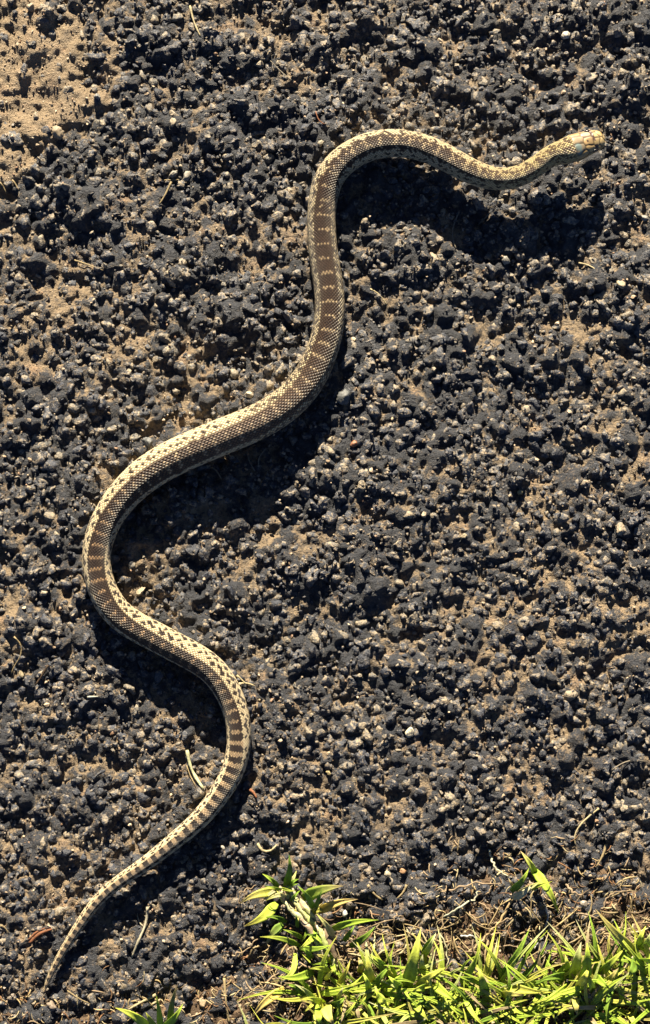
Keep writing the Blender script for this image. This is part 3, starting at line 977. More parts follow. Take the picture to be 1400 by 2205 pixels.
STR = [
    ('straw', [(403, 1615), (411, 1652), (438, 1698)], 10, (0.72, 0.60, 0.27), "thick pale yellow straw stub lying inside the snake's hindmost bend", 'straw', 0.15),
    ('straw', [(402, 1648), (409, 1668), (421, 1692)], 4, STRAW, 'hair-thin straw sliver lying against the thick yellow straw stub', 'straw', 0.5),
    ('straw', [(409, 12), (419, 50), (433, 80)], 7, PALE, 'pale straw near the sandy corner, leaning against a grey stone', 'straw', 0.5),
    ('twig', [(369, 391), (358, 415), (343, 440)], 6, STRAW, 'short tan twig beside two cream pebbles below the sandy patch', 'twig', 0.4),
    ('twig', [(349, 388), (386, 387)], 4, STRAW, 'tiny straight twig lying across the end of the short tan twig', 'twig', 0.3),
    ('straw', [(580, 128), (612, 160), (642, 182)], 3.5, GREY, 'thin grey straw above the highest arch of the snake', 'straw', 0.5),
    ('twig', [(104, 1432), (92, 1452), (76, 1476)], 7, DARK, 'dark brown stick at the edge of the shadow inside the rounded middle bend', 'twig', 0.3),
    ('straw', [(30, 1371), (44, 1388), (44, 1412), (30, 1436), (24, 1452)], 4.5, STRAW, 'thin curled straw hooked around a stone beside the dark stick', 'straw', 0.5),
    ('straw', [(188, 1501), (211, 1500)], 5, WHITE, "short white splinter below the shadow of the snake's rounded middle bend", 'straw', 0.2),
    ('grass_wisp', [(532, 972), (537, 992), (549, 1014)], 4, GREY, 'limp grey wisp in the shadow under the thickest part of the snake', 'wisp', 0.4),
    ('grass_wisp', [(572, 967), (560, 982), (556, 1006)], 3.5, GREY, 'bent grey wisp next to the limp wisp in the snake shadow', 'wisp', 0.4),
    ('grass_wisp', [(456, 1006), (466, 1014), (477, 1031)], 5, GREY, 'stubby wisp with a knobbed end in the snake shadow', 'wisp', 0.5),
    ('straw', [(797, 622), (815, 633), (834, 658)], 4.5, PALE, "curved pale straw beside the snake's straight back", 'straw', 0.4),
    ('straw', [(989, 456), (976, 490), (975, 512), (983, 537)], 4.5, GREY, 'wavy grey straw at the edge of the neck shadow', 'straw', 0.5),
    ('straw', [(1055, 459), (1030, 484)], 4, GREY, 'short straight straw inside the neck shadow', 'straw', 0.4),
    ('straw', [(1246, 566), (1275, 575), (1299, 598)], 4.5, PALE, 'arched pale straw below the shadow of the head', 'straw', 0.5),
    ('straw', [(160, 560), (190, 570), (222, 582)], 4.5, STRAW, 'tan straw among dark stones beside the long straight body', 'straw', 0.5),
    ('dry_leaf', [(64, 2031), (84, 2012), (112, 2001)], 11, RED, 'reddish brown curled dry leaf beside the tail', 'dry leaf', 0.5),
    ('dry_leaf', [(62, 2024), (78, 2008), (98, 1998)], 7, RED, 'narrow reddish strip lying against the curled dry leaf', 'dry leaf', 0.5),
    ('straw', [(483, 2106), (485, 2140), (494, 2204)], 7, STRAW, 'upright tan stalk between the small sprout and the grass', 'straw', 0.2),
    ('straw', [(336, 2142), (305, 2158), (277, 2174)], 8, PALE, 'flat pale straw above the small green sprout', 'straw', 0.4),
    ('straw', [(346, 2152), (322, 2165), (302, 2175)], 5, PALE, 'thinner pale straw parallel to the flat straw over the sprout', 'straw', 0.4),
    ('straw', [(145, 2133), (170, 2150), (197, 2163)], 4, STRAW, "thin straw just past the tip of the snake's tail", 'straw', 0.5),
    ('dry_leaf', [(555, 1816), (566, 1832), (582, 1832), (596, 1819)], 8, PALE, 'cream curl of dry leaf above the leafy grass runner', 'dry leaf', 0.4),
    ('dry_leaf', [(538, 1700), (547, 1708), (553, 1719)], 8, RED, 'rust coloured scrap beside the hindmost bend', 'dry leaf', 0.4),
    ('straw', [(792, 1905), (806, 1925), (824, 1938)], 7, STRAW, 'tan straw above the yellow leaves of the runner', 'straw', 0.4),
    ('straw', [(876, 1905), (868, 1922), (855, 1935)], 7, STRAW, 'tan straw leaning the other way, next to an orange pebble', 'straw', 0.4),
    ('straw', [(1290, 1741), (1256, 1770), (1238, 1800), (1240, 1822)], 6, PALE, 'hooked cream straw standing above the root tangle', 'straw', 0.6),
    ('straw', [(1306, 1818), (1298, 1842), (1284, 1867)], 7, STRAW, 'kinked tan straw between the hooked straw and the grass', 'straw', 0.4),
    ('straw', [(1318, 1658), (1350, 1640), (1395, 1640)], 3.5, GREY, 'long thin arched straw on the dark stones above the hooked straw', 'straw', 0.5),
    ('straw', [(510, 1454), (520, 1463), (531, 1474)], 5, PALE, 'yellow chaff poking out beside the spotted flank', 'straw', 0.4),
    ('straw', [(511, 1474), (530, 1471), (548, 1477)], 6, PALE, 'flat yellow chaff under the first chaff by the spotted flank', 'straw', 0.4),
    ('straw', [(0, 1992), (10, 1998), (20, 2012)], 5, STRAW, 'short straw beside the reddish dry leaf', 'straw', 0.4),
    ('straw', [(0, 392), (8, 404), (14, 418)], 5, STRAW, 'short straw in the sandy gravel below the sandy patch', 'straw', 0.4),
    ('straw', [(26, 387), (34, 397), (41, 410)], 5, STRAW, 'pale straw next to the short one in the sandy gravel', 'straw', 0.4),
    ('straw', [(680, 240), (690, 262), (700, 268)], 4, RED, 'brown straw above the start of the upper arch', 'straw', 0.4),
]
for (nm, pts, wd, c_, lb, ct, tp) in STR:
    strand(nm, pts, wd, c_, lb, ct, taper=tp)
# grey forked stem: one thing, three pieces
fk = bpy.data.objects.new('forked_stem', None); COL.objects.link(fk)
pb = at(305, 2010, 0.006)
fk.location = pb.tolist(); fbv = Vector(pb.tolist())
strand('stalk', [(318, 1953), (314, 1988), (300, 2022), (284, 2062)], 9, (0.36, 0.33, 0.24), None, None, parent=fk, base=fbv, taper=0.5)
strand('branch', [(309, 1996), (300, 1985), (296, 1966)], 4, (0.36, 0.33, 0.24), None, None, parent=fk, base=fbv)
strand('branch', [(317, 1962), (328, 1948), (337, 1952)], 3.5, (0.36, 0.33, 0.24), None, None, parent=fk, base=fbv)
tag(fk, 'grey forked dry stem lying below the tail shadow', 'dry stem')


def z8(*a): return [(900 + x / 2.8, 1780 + y / 2.8) for x, y in a]


def z7(*a): return [(480 + x / 2.917, 1800 + y / 2.917) for x, y in a]


ROOTS = [
    (z8((185, 382), (350, 338), (500, 342)), 8, ROOT, 'long flat tan root at the head of the root tangle'),
    (z8((150, 545), (240, 490), (340, 440), (360, 392)), 9, (0.60, 0.49, 0.33), 'pale kinked root rising from the soil beside the sprig'),
    (z8((150, 545), (140, 640), (172, 740), (182, 860)), 7, (0.56, 0.44, 0.28), 'pale root bending down into the grass'),
    (z8((360, 452), (430, 500), (482, 560)), 6, ROOT, 'short root branching towards the sprig'),
    (z8((572, 432), (500, 570), (410, 660), (300, 770)), 10, (0.46, 0.33, 0.17), 'long brown runner root curving from the sprig to the grass'),
    (z8((768, 480), (785, 560), (760, 650), (700, 742)), 7, (0.60, 0.56, 0.46), 'white curved root below the folded leaf'),
    (z8((432, 592), (500, 572), (568, 548)), 7, ROOT, 'thin root crossing the long brown runner root'),
    (z8((470, 722), (560, 715), (660, 742)), 6, ROOT, 'thin root flat on the soil below the long runner'),
    (z8((427, 142), (452, 210), (474, 262), (545, 300)), 8, (0.58, 0.48, 0.33), 'pale forked stub above the sprig'),
    (z8((305, 500), (345, 560), (400, 610)), 6, ROOT, 'stubby root under the pale kinked root'),
    (z8((265, 660), (320, 660), (372, 678)), 8, (0.60, 0.57, 0.50), 'white flake of leaf on the soil by the grass'),
    (z8((1108, 502), (1140, 430), (1185, 398), (1280, 380)), 7, ROOT, 'branching root beside the sprig'),
    (z8((890, 350), (930, 395), (995, 420)), 9, ROOT, 'knobbly root beside the folded leaf'),
    (z8((1040, 690), (1080, 640), (1135, 600)), 6, ROOT, 'slim root beside the long diagonal leaf'),
    (z8((1130, 650), (1200, 690), (1250, 740)), 6, ROOT, 'slim root running under the long diagonal leaf'),
    (z8((120, 380), (160, 392), (180, 350)), 6, ROOT, 'small root end over the flat tan root'),
    (z8((210, 420), (170, 450), (130, 455)), 6, ROOT, 'small loose root below the flat tan root'),
    (z8((880, 640), (890, 560), (920, 520)), 6, ROOT, 'upright rootlet beside the white curved root'),
    (z8((415, 425), (440, 370), (445, 325)), 6, ROOT, 'curled rootlet crossing the flat tan root'),
    (z7((60, 750), (140, 720), (235, 640)), 6, ROOT, 'tan rootlet beside the leafy runner'),
    (z7((150, 760), (210, 700), (250, 690)), 8, STRAW, 'dry husk beside the leafy runner'),
    (z7((100, 430), (95, 370), (120, 350), (210, 310)), 5, ROOT, 'looped rootlet behind the runner tip'),
    (z7((920, 470), (960, 560), (1000, 610)), 5, ROOT, 'thin rootlet crossing the green leaf of the runner'),
    (z7((1090, 480), (1075, 560), (1065, 600)), 5, ROOT, 'short rootlet beside the big upright leaf'),
    (z7((1380, 490), (1375, 600), (1390, 670)), 6, ROOT, 'rootlet standing in the soil beside the big upright leaf'),
]
for (pts, wd, c_, lb) in ROOTS:
    strand('root', pts, wd, c_, lb, 'root', taper=0.45, group='roots in the verge soil', arch=0.003)

# ------------------------------------------------------------------ pebbles
PEB = [
    (880, 1577, 11, (0.72, 0.66, 0.50), 'bright white pebble alone among dark stones beside the hind bend'),
    (537, 850, 9, (0.66, 0.58, 0.44), "cream pebble above the snake's thick middle"),
    (374, 264, 8, (0.66, 0.56, 0.40), 'cream pebble below the sandy patch, beside the upper arch'),
    (372, 374, 10, (0.52, 0.48, 0.40), 'round grey-white pebble at the top of the short tan twig'),
    (402, 380, 11, (0.50, 0.46, 0.38), 'flat pale pebble beside the round one at the tan twig'),
    (389, 358, 6, (0.60, 0.50, 0.34), 'small yellowish pebble above the flat pale pebble'),
    (1338, 612, 11, (0.62, 0.52, 0.35), 'long cream pebble beside the arched pale straw'),
    (690, 309, 10, (0.55, 0.49, 0.37), "pale pebble beside the snake's upper arch"),
    (1090, 562, 10, (0.40, 0.38, 0.33), 'grey pebble at the lower rim of the neck shadow'),
    (1218, 76, 8, (0.66, 0.60, 0.50), 'white pebble standing alone out beyond the head'),
    (95, 1278, 6, (0.62, 0.54, 0.40), 'little pale pebble just outside the rounded middle bend'),
    (303, 1273, 10, (0.58, 0.48, 0.33), 'round tan pebble inside the rounded middle bend'),
    (202, 1346, 8, (0.42, 0.40, 0.36), "smooth grey pebble in the shadow beside the snake's rounded middle bend"),
    (913, 1108, 7, (0.62, 0.52, 0.38), 'oval cream pebble on the dusty stones below the main shadow'),
    (1000, 1153, 8, (0.62, 0.52, 0.34), 'square cream chip beside the oval cream pebble'),
    (1120, 1060, 6, (0.68, 0.58, 0.30), 'small yellow pebble above the square cream chip'),
    (762, 957, 7, (0.52, 0.24, 0.13), "salmon pink pebble beside the snake's middle"),
    (741, 856, 15, (0.17, 0.18, 0.185), "large smooth slate grey pebble beside the snake's lower curve"),
    (320, 952, 14, (0.22, 0.23, 0.23), "oblong bluish grey pebble above the snake's thick middle, next to the rounded bend"),
    (834, 1882, 8, (0.66, 0.58, 0.42), 'white pebble beside an orange one above the grass'),
    (868, 1876, 7, (0.56, 0.33, 0.17), 'orange pebble beside a white one above the grass'),
    (437, 2158, 10, (0.60, 0.45, 0.28), 'orange-cream pebble beside the small green sprout'),
    (473, 2033, 5, (0.70, 0.64, 0.50), 'tiny white pebble above the upright tan stalk'),
    (743, 1967, 7, (0.60, 0.58, 0.54), 'white pebble between the leaves of the grass runner'),
    (480, 1827, 6, (0.55, 0.50, 0.42), 'pale pebble at the outer edge of the tail shadow'),
    (110, 2168, 12, (0.42, 0.34, 0.26), 'brownish angular pebble below the tail tip'),
    (209, 208, 10, (0.34, 0.34, 0.32), 'grey cube-like chip on the edge of the sandy patch'),
    (78, 250, 8, (0.55, 0.46, 0.34), 'pale chip casting a long shadow on the sandy patch'),
    (124, 285, 17, (0.50, 0.40, 0.27), 'lumpy tan stone on the sandy patch'),
    (66, 16, 10, (0.58, 0.47, 0.33), 'cream stone in the sandy corner'),
    (380, 842, 9, (0.58, 0.50, 0.38), 'cream chip beside the cream pebble over the thick middle'),
    (503, 805, 10, (0.52, 0.45, 0.34), 'tan chip above the cream pebble over the thick middle'),
    (1180, 355, 8, (0.50, 0.43, 0.32), 'tan chip touching the shadow just under the throat'),
    (708, 1665, 6, (0.62, 0.50, 0.26), 'yellow oval pebble beside the bright white pebble'),
    (1388, 470, 8, (0.52, 0.50, 0.46), 'grey-white pebble beside the head shadow'),
    (46, 1452, 7, (0.55, 0.46, 0.30), 'tan pebble at the foot of the dark brown stick'),
    (1257, 1946, 8, (0.60, 0.52, 0.42), 'cream pebble in the soil beside the branching root'),
    (1066, 2072, 9, (0.48, 0.43, 0.38), 'pale grey pebble in the soil above the grass'),
]
for k, (px, py, r_, c_, lb) in enumerate(PEB):
    q0 = at(px, py, 0.004)
    r_m = r_ * MM * 0.88
    z_ = hmax(q0[0], q0[1], r_m * 0.55) + r_m * 0.30
    q0 = at(px, py, z_)
    V, F_ = stone_shape(3, 900 + k, 0.18, 4 if 'smooth' not in lb else 2)
    V = V * (1.08, 0.95, 0.7) @ rotmats(1, np.random.default_rng(k), 0.25)[0].T * r_m * 1.05
    o = link('pebble', mesh_np('pebble', V, F_, True, M_PEB, np.array(c_)[None] * (0.5 if min(c_) > 0.49 else 0.36) * np.ones((len(V), 1))), None, q0.tolist())
    tag(o, lb, 'pebble', 'loose pale pebbles on the road')

# ------------------------------------------------------------------ grass
G1 = (0.25, 0.38, 0.04); G2 = (0.38, 0.50, 0.06); G3 = (0.13, 0.23, 0.03); YG = (0.50, 0.52, 0.09); YL = (0.50, 0.41, 0.10); TN = (0.38, 0.29, 0.15); WT = (0.46, 0.44, 0.28)


def blade_np(P, wid, c0, c1, fold=0.30, twist=0.0, broad=0.22):
    """a folded leaf blade along the points P"""
    P = np.asarray(P, float); n = len(P)
    t = np.gradient(P, axis=0); t /= np.linalg.norm(t, axis=1, keepdims=True) + 1e-9
    s = np.cross(t, (0, 0, 1.0)); ln = np.linalg.norm(s, axis=1, keepdims=True); s = s / np.maximum(ln, 1e-6)
    u = np.cross(s, t)
    q = np.linspace(0, 1, n)
    tw = twist * q
    s2 = s * np.cos(tw)[:, None] + u * np.sin(tw)[:, None]; u2 = -s * np.sin(tw)[:, None] + u * np.cos(tw)[:, None]
    prof = np.minimum(1, 0.55 + q / broad * 0.45) * np.clip(1 - np.clip((q - broad) / (1 - broad), 0, 1) ** 1.35, 0.03, 1)
    hw = wid / 2 * prof
    cols = []
    for a, lift in ((-1, 1), (-0.5, 0.42), (0, 0), (0.5, 0.42), (1, 1)):
        cols.append(P + s2 * (a * hw)[:, None] + u2 * (lift * fold * hw)[:, None])
    V = np.stack(cols, 1)
    th_ = np.minimum(0.00022, wid * 0.06)
    V2 = V - u2[:, None] * th_
    nV = n * 5
    VV = np.vstack([V.reshape(-1, 3), V2.reshape(-1, 3)])
    i = np.arange(nV).reshape(n, 5)
    F = np.stack([i[:-1, :-1], i[1:, :-1], i[1:, 1:], i[:-1, 1:]], -1).reshape(-1, 4)
    Fb = F[:, ::-1] + nV
    e1 = np.stack([i[:-1, 0], i[:-1, 0] + nV, i[1:, 0] + nV, i[1:, 0]], -1)
    e2 = np.stack([i[:-1, 4], i[1:, 4], i[1:, 4] + nV, i[:-1, 4] + nV], -1)
    e3 = np.array([[i[0, k + 1], i[0, k + 1] + nV, i[0, k] + nV, i[0, k]] for k in range(4)])
    FF = np.vstack([F, Fb, e1, e2, e3])
    c = np.array(c0)[None] * (1 - q[:, None] ** 1.8) + np.array(c1)[None] * q[:, None] ** 1.8
    vein = np.array([0.92, 1.03, 0.80, 1.03, 0.92])
    cc = (c[:, None] * vein[None, :, None]).reshape(-1, 3)
    return VV, FF, np.vstack([cc, cc])


def arc_pts(b, tip, z0, rise, ztip, n=9, bow=0.0):
    """leaf midline from base pixel b to tip pixel"""
    q = np.linspace(0, 1, n)
    px = b[0] + (tip[0] - b[0]) * q; py = b[1] + (tip[1] - b[1]) * q
    L_ = math.dist(b, tip) + 1e-6
    nx, ny = -(tip[1] - b[1]) / L_, (tip[0] - b[0]) / L_
    px = px + nx * bow * np.sin(q * math.pi); py = py + ny * bow * np.sin(q * math.pi)
    z = z0 + (ztip - z0) * q + rise * np.sin(q * math.pi * 0.9)
    return at(px, py, z)


def gz(px, py):
    q = at(px, py, 0.005)
    return float(hget(q[0], q[1]))


def thing(name, px, py, label, cat, group=None):
    e = bpy.data.objects.new(name, None); COL.objects.link(e)
    q = at(px, py, gz(px, py)); e.location = q.tolist()
    tag(e, label, cat, group)
    return e


def leaf(parent, b, tip, wpx, c0, c1, rise=0.006, ztip=None, bow=0.0, fold=0.3, twist=0.0, zb=0.002, name='leaf', broad=0.22):
    z0 = gz(*b) + zb
    zt = (gz(*tip) + 0.004) if ztip is None else ztip + z0
    P = arc_pts(b, tip, z0, rise, zt, 10, bow)
    V, F_, c = blade_np(P, wpx * MM, c0, c1, fold, twist, broad)
    c = c * (0.85 + 0.3 * random.random())
    return link(name, mesh_np(name, V - np.array(parent.location), F_, True, M_LEAF, c), parent)


def z7p(x, y): return (480 + x / 2.917, 1800 + y / 2.917)


def z8p(x, y): return (900 + x / 2.8, 1780 + y / 2.8)


# the leafy runner creeping onto the road
run = thing('grass_runner', *z7p(600, 700), 'leafy grass runner with thick pale stem creeping onto the road', 'grass plant')
stemP = np.array([z7p(690, 860), z7p(660, 760), z7p(610, 650), z7p(560, 560), z7p(490, 480), z7p(430, 410), z7p(395, 350), z7p(385, 310)])
sr = random.Random(13)
for k in range(34):                                          # overlapping pale sheaths, split and frayed
    f0 = k / 34 * 0.86
    ln = sr.uniform(0.12, 0.30)
    n = 12; q = np.linspace(0, 1, n)
    f = np.clip(f0 + ln * q, 0, 1) * (len(stemP) - 1)
    xy = np.stack([np.interp(f, range(len(stemP)), stemP[:, i]) for i in (0, 1)], -1)
    d_ = np.gradient(xy, axis=0); d_ /= np.linalg.norm(d_, axis=1, keepdims=True)
    nn = np.stack([-d_[:, 1], d_[:, 0]], -1)
    o0 = sr.uniform(-15, 15) * (1 - 0.4 * f0); o1 = o0 + sr.uniform(-9, 9)
    xy = xy + nn * (o0 + (o1 - o0) * q)[:, None]
    z = gz(*xy[0]) + 0.004 + 0.0045 * math.sqrt(max(0, 1 - (o0 / 17) ** 2)) + sr.uniform(0, 0.002) + 0.002 * np.sin(q * math.pi)
    P = at(xy[:, 0], xy[:, 1], z)
    R = sr.uniform(3, 6) * MM * (0.35 + 0.75 * np.sin(np.clip(0.12 + q * 0.86, 0, 1) * math.pi) ** 0.8)
    V, F_ = tube_np(P, R, 8, 0.6)
    base_c = np.array(sr.choice([(0.46, 0.45, 0.25), (0.42, 0.43, 0.20), (0.34, 0.27, 0.18), (0.16, 0.12, 0.08), (0.32, 0.37, 0.13), (0.46, 0.43, 0.30)]))
    V = V + (noise(V * 420, 31) - 0.5)[:, None] * 0.0016
    c = base_c[None] * (0.6 + 0.7 * noise(V * (500, 500, 90), 8))[:, None]
    link('stem_sheath', mesh_np('stem_sheath', V - np.array(run.location), F_, True, M_DRY, c), run)
RL = [((390, 320), (415, 118), 34, G3, G3, 0.010, 0.022, 6), ((350, 325), (248, 238), 26, G3, G2, 0.006, None, 3), ((345, 350), (104, 426), 46, YG, TN, 0.008, None, 8),
      ((335, 420), (132, 568), 50, G2, YL, 0.009, None, -8), ((400, 540), (265, 508), 22, G3, G1, 0.006, 0.006, 4), ((500, 390), (758, 314), 56, G1, TN, 0.010, 0.010, -5),
      ((572, 470), (468, 312), 28, G3, G1, 0.010, 0.018, 5), ((575, 472), (625, 330), 24, G3, G3, 0.008, 0.016, 0), ((600, 476), (848, 398), 42, YL, TN, 0.009, 0.006, -6),
      ((675, 590), (980, 528), 36, G1, G2, 0.012, 0.008, -6), ((800, 695), (958, 568), 36, G3, G1, 0.008, 0.008, 4), ((505, 645), (378, 588), 22, G1, G2, 0.007, 0.010, 2),
      ((485, 690), (232, 634), 28, G1, YG, 0.010, 0.004, 6), ((480, 705), (692, 680), 30, G1, G2, 0.010, 0.010, 6), ((375, 555), (268, 692), 42, G3, TN, 0.005, None, 4),
      ((570, 850), (348, 882), 42, G1, G2, 0.010, 0.004, -8), ((455, 738), (300, 916), 26, G2, TN, 0.009, None, -22), ((700, 645), (588, 488), 32, WT, YG, 0.006, 0.010, 3),
      ((385, 960), (175, 1148), 44, YL, TN, 0.006, None, 6), ((715, 942), (800, 778), 26, YG, YL, 0.008, 0.012, 4), ((890, 1018), (742, 930), 22, TN, TN, 0.004, None, 0),
      ((470, 575), (460, 490), 18, G3, G3, 0.006, 0.012, 0), ((640, 905), (700, 830), 20, YG, YG, 0.008, 0.014, 0), ((560, 770), (505, 700), 30, G3, G1, 0.008, 0.012, 0),
      ((520, 1000), (400, 930), 30, G3, G1, 0.008, 0.006, 4), ((720, 1030), (755, 950), 24, YG, WT, 0.006, 0.012, 0), ((760, 660), (830, 560), 26, G3, G1, 0.006, 0.008, 0)]
for (b, t, wd, c0, c1, rise, zt, bow) in RL:
    leaf(run, z7p(*b), z7p(*t), wd / 2.917 * 1.35, c0, c1, rise, zt, bow, fold=random.uniform(0.15, 0.5), zb=0.006)

rl = random.Random(77)
for k in range(26):                                          # smaller leaves between the big ones
    f = rl.uniform(0, len(stemP) - 1); i = min(int(f), len(stemP) - 2)
    b = stemP[i] + (stemP[i + 1] - stemP[i]) * (f - i) + np.array((rl.uniform(-10, 10), rl.uniform(-8, 8)))
    a = rl.uniform(0, 6.28); ln = rl.uniform(22, 62)
    c0, c1 = rl.choice([(G1, G2), (G3, G1), (YG, TN), (G2, YG), (WT, YG)])
    leaf(run, tuple(b), (b[0] + math.cos(a) * ln, b[1] + math.sin(a) * ln * 0.8), rl.uniform(6, 13), c0, c1, rl.uniform(0.004, 0.010), rl.uniform(0.0, 0.012), rl.uniform(-6, 6), zb=0.006)

# sprig with the folded leaf
sp = thing('grass_sprig', *z8p(640, 400), 'small grass sprig with one long leaf folded into an inverted V', 'grass plant')
for (b, t, wd, c0, c1, rise, zt, bow) in [((715, 300), (618, 146), 38, G2, TN, 0.006, 0.004, 3), ((690, 250), (852, 530), 50, G1, YG, 0.012, None, -6), ((560, 390), (670, 250), 40, G3, G2, 0.008, 0.012, 5),
                                          ((600, 410), (740, 330), 40, WT, YG, 0.008, 0.010, 0), ((570, 430), (690, 350), 44, WT, WT, 0.006, 0.006, 4), ((585, 380), (545, 310), 20, TN, PALE, 0.004, 0.006, 0), ((650, 380), (810, 330), 26, G2, YG, 0.008, 0.010, 0)]:
    leaf(sp, z8p(*b), z8p(*t), wd / 2.8 * 1.1, c0, c1, rise, zt, bow, fold=random.uniform(0.2, 0.5), zb=0.005)

# small sprout at the lower edge of the road
sprt = thing('grass_sprout', 350, 2200, 'small green sprout of narrow leaves growing from the cracked road edge', 'grass plant')
for (b, t, wd, c0, c1, rise, zt, bow) in [((322, 2214), (248, 2170), 20, G2, YG, 0.010, 0.008, 6), ((346, 2216), (336, 2142), 14, G1, G2, 0.006, 0.022, 2), ((366, 2208), (383, 2118), 14, G3, TN, 0.006, 0.024, -4),
                                          ((350, 2218), (394, 2162), 18, G1, G2, 0.008, 0.016, 4), ((335, 2214), (314, 2180), 14, G3, YG, 0.006, 0.014, 0), ((360, 2222), (420, 2205), 16, G1, YG, 0.008, 0.008, 0)]:
    leaf(sprt, b, t, wd, c0, c1, rise, zt, bow)

# tufts of the grass mat, each blade a leaf of its own
TUFTS = [  # centre px, leaves given by hand (base offset, tip px, width), label
    (z8p(480, 960), [(z8p(490, 925), z8p(672, 618), 17), (z8p(480, 955), z8p(792, 588), 9), (z8p(490, 950), z8p(768, 1002), 24), (z8p(410, 1025), z8p(365, 850), 20), (z8p(400, 930), z8p(240, 900), 15), (z8p(500, 1010), z8p(640, 1020), 16), (z8p(400, 1040), z8p(490, 1010), 18)], 'grass tuft with a long pale leaf reaching over the bare soil'),
    (z8p(1325, 790), [(z8p(1330, 775), z8p(1070, 497), 19), (z8p(1325, 745), z8p(1376, 598), 14), (z8p(1345, 745), z8p(1410, 625), 18), (z8p(1310, 800), z8p(1270, 900), 22), (z8p(1340, 800), z8p(1440, 790), 16)], 'grass tuft with a dark leaf pointing diagonally over the soil'),
    (z8p(930, 930), [(z8p(935, 930), z8p(985, 695), 24), (z8p(915, 900), z8p(722, 934), 17), (z8p(920, 950), z8p(748, 1065), 17), (z8p(960, 960), z8p(1030, 850), 18), (z8p(905, 880), z8p(888, 770), 12), (z8p(1000, 930), z8p(1020, 700), 22), (z8p(940, 1000), z8p(960, 1140), 18)], 'broad leaved grass tuft between the bare soil hollow and the dark diagonal leaf'),
    (z8p(1100, 900), [(z8p(1085, 895), z8p(1245, 735), 17), (z8p(1070, 900), z8p(1160, 980), 16), (z8p(1110, 960), z8p(1210, 850), 16), (z8p(1060, 1000), z8p(1025, 880), 14), (z8p(1120, 1000), z8p(1230, 940), 15)], 'low grass tuft under the slim roots'),
    (z7p(1160, 960), [(z7p(1150, 965), z7p(1243, 585), 27), (z7p(1240, 775), z7p(1338, 608), 13), (z7p(1180, 970), z7p(1330, 1100), 20), (z7p(1130, 970), z7p(1040, 880), 16), (z7p(1210, 960), z7p(1395, 830), 18), (z7p(1170, 1000), z7p(1290, 1160), 20)], 'grass tuft with a big upright leaf beside the leafy runner'),
    (z7p(930, 970), [(z7p(930, 960), z7p(898, 640), 16), (z7p(940, 975), z7p(1058, 812), 15), (z7p(920, 990), z7p(880, 860), 14), (z7p(960, 960), z7p(900, 720), 16), (z7p(950, 1000), z7p(1030, 1060), 24), (z7p(1040, 850), z7p(925, 745), 13), (z7p(860, 860), z7p(850, 760), 14)], 'narrow leaved grass tuft beside the runner stem'),
    (z7p(640, 1090), [(z7p(620, 1060), z7p(610, 1190), 22), (z7p(650, 1060), z7p(700, 1190), 24), (z7p(640, 1050), z7p(500, 1020), 14), (z7p(600, 1060), z7p(450, 930), 13), (z7p(680, 1060), z7p(770, 1010), 14)], 'grass tuft with two wide hanging leaves below the runner'),
    (z8p(60, 900), [(z8p(70, 900), z8p(165, 850), 15), (z8p(40, 890), z8p(30, 770), 15), (z8p(30, 780), z8p(108, 645), 13), (z8p(80, 930), z8p(240, 1060), 20), (z8p(90, 1000), z8p(60, 880), 13), (z8p(60, 960), z8p(-30, 990), 17)], 'grass tuft with a tan-tipped leaf bent like a hook'),
]
gcols = [(G1, G2), (G2, G2), (G2, YG), (G1, YG), (G3, G1), (YG, TN), (YG, YG), (G2, WT), (STRAW, PALE)]
for (c, lv, lb) in TUFTS:
    tf = thing('grass_tuft', c[0], c[1], lb, 'grass tuft', 'grass tufts of the verge')
    for k, (b, t, wd) in enumerate(lv):
        c0, c1 = gcols[(k * 5 + len(lb)) % 8] if wd > 10 else (G2, WT)
        leaf(tf, b, t, wd * 1.05, c0, c1, random.uniform(0.008, 0.016), random.uniform(0.004, 0.02), random.uniform(-5, 5), random.uniform(0.15, 0.45), zb=0.004)
# tufts told apart only by their place in the mat
tr = random.Random(4)
spots_ = []
for px in range(700, 1440, 58):
    for row_ in (0, 1):
        py = 2130 + row_ * 55 + tr.uniform(-14, 14) - (18 if px > 1150 else 0) + (22 if px < 760 else 0)
        spots_.append((px + tr.uniform(-18, 18) + row_ * 25, py))
for (x, y) in spots_:
    tf = thing('grass_tuft', x, y, 'short bright green grass tuft inside the dense mat along the verge', 'grass tuft', 'short tufts inside the grass mat')
    for k in range(11):
        a = tr.uniform(0, 2 * math.pi)
        ln = tr.uniform(70, 190)
        dx, dy = math.cos(a) * ln, math.sin(a) * ln * 0.75 - 14
        b = (x + dx * 0.06 + tr.uniform(-6, 6), y + dy * 0.06 + tr.uniform(-6, 6))
        c0, c1 = tr.choice(gcols)
        leaf(tf, b, (x + dx, y + dy), tr.uniform(6, 12.5), c0, c1, tr.uniform(0.003, 0.012), tr.uniform(0.001, 0.013), tr.uniform(-16, 16), tr.uniform(0.1, 0.45), zb=0.003)
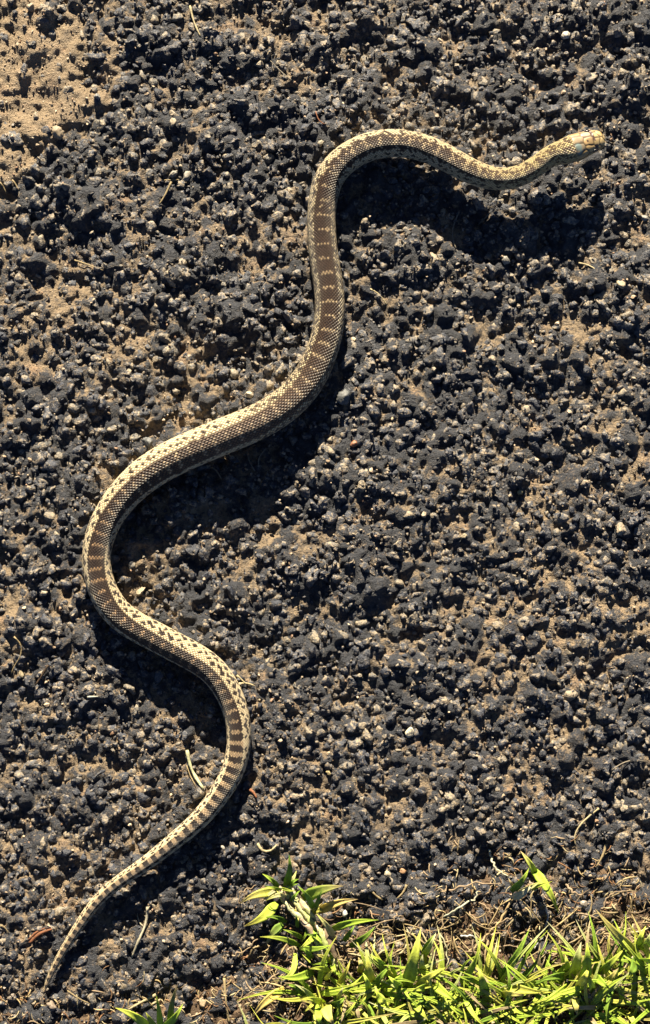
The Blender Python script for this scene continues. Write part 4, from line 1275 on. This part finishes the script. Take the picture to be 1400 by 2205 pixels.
# the rest of the turf, too thick to count
pg = Pile(); gr = random.Random(9)
n_ = 0
while n_ < 1700:
    px, py = gr.uniform(430, 2000), gr.uniform(2060, 2650)
    if py < np.interp(px, [430, 560, 680, 760, 900, 1050, 1200, 1300, 1400, 2000], [2400, 2240, 2165, 2110, 2100, 2130, 2100, 2075, 2060, 2040]) + gr.uniform(-10, 30): continue
    a = gr.uniform(0, 2 * math.pi); ln = gr.uniform(50, 160)
    q = at(px, py, 0.006)
    if not (X0 < q[0] < X1 and Y0 < q[1] < Y1): continue
    z0 = float(hget(q[0], q[1]))
    P = arc_pts((px, py), (px + math.cos(a) * ln, py + math.sin(a) * ln - 8), z0 - 0.001, gr.uniform(0.002, 0.010), z0 + gr.uniform(0.001, 0.012), 5, gr.uniform(-14, 14))
    c0, c1 = gr.choice(gcols + [(YG, YG), (G2, G2), (YG, TN), (STRAW, TN), (PALE, STRAW)])
    V, F_, c = blade_np(P, gr.uniform(4, 10) * MM, c0, c1, gr.uniform(0.1, 0.5))
    pg.add(V, F_, None); pg.C.append(c * gr.uniform(0.7, 1.1)); n_ += 1
tag(link('grass', pg.mesh('grass', M_LEAF)), 'dense bright green turf of the road verge', 'grass', kind='stuff')

# dead thatch and crumbs on the soil
pt = Pile(); tr = random.Random(21); n_ = 0
while n_ < 2600:
    px, py = tr.uniform(-60, 1460), tr.uniform(1780, 2300)
    q = at(px, py, 0.004)
    d_ = float(verge_depth(np.array([q[0]]), np.array([q[1]]))[0])
    if d_ < tr.uniform(-60, 30): continue
    if not (X0 < q[0] < X1 and Y0 < q[1] < Y1): continue
    a = tr.uniform(0, math.pi * 2); ln = tr.uniform(0.003, 0.012)
    z0 = float(hget(q[0], q[1])) + 0.0006
    u = np.linspace(-0.5, 0.5, 5)[:, None]
    P = np.array([q[0], q[1], z0]) + u * ln * np.array([math.cos(a), math.sin(a), tr.uniform(-0.25, 0.35)]) + (u * u) * ln * np.array([-math.sin(a), math.cos(a), 0]) * tr.uniform(-1.2, 1.2)
    V, F_ = tube_np(P, np.full(5, tr.uniform(0.0002, 0.0007)) * np.array([0.6, 1, 1, 0.9, 0.4]), 4, 0.6)
    pt.add(V, F_, np.array(tr.choice([STRAW, ROOT, TN, PALE, (0.18, 0.11, 0.06), (0.22, 0.12, 0.06), (0.10, 0.065, 0.04)])) * tr.uniform(0.6, 1.0)); n_ += 1
for k in range(230):                                         # a fringe of long dead blades behind the turf
    px = tr.uniform(560, 1440); py = np.interp(px, [560, 800, 950, 1200, 1440], [2150, 2070, 2040, 2020, 1990]) + tr.gauss(0, 48)
    a = tr.uniform(0, math.pi * 2); ln = tr.uniform(20, 75); mx = tr.uniform(-10, 10)
    pts = np.array([(px + math.cos(a) * ln * u - math.sin(a) * mx * (1 - 4 * u * u), py + math.sin(a) * ln * u + math.cos(a) * mx * (1 - 4 * u * u)) for u in (-0.5, -0.25, 0, 0.25, 0.5)])
    z = np.array([gz(*q_) for q_ in pts]) + 0.001
    z = 0.5 * z + 0.5 * z.max() + tr.uniform(0, 0.003)
    P = at(pts[:, 0], pts[:, 1], z)
    V, F_ = tube_np(P, tr.uniform(0.0003, 0.0009) * np.array([0.5, 1, 1, 0.8, 0.3]), 4, 0.45)
    pt.add(V, F_, np.array(tr.choice([STRAW, PALE, TN, ROOT, STRAW])) * tr.uniform(0.4, 0.95))
tag(link('thatch', pt.mesh('thatch', M_DRY)), 'dead grass litter strewn over the verge soil', 'litter', kind='stuff')
print('tris', sum(len(m_.loops) - 2 * len(m_.polygons) for m_ in bpy.data.meshes))
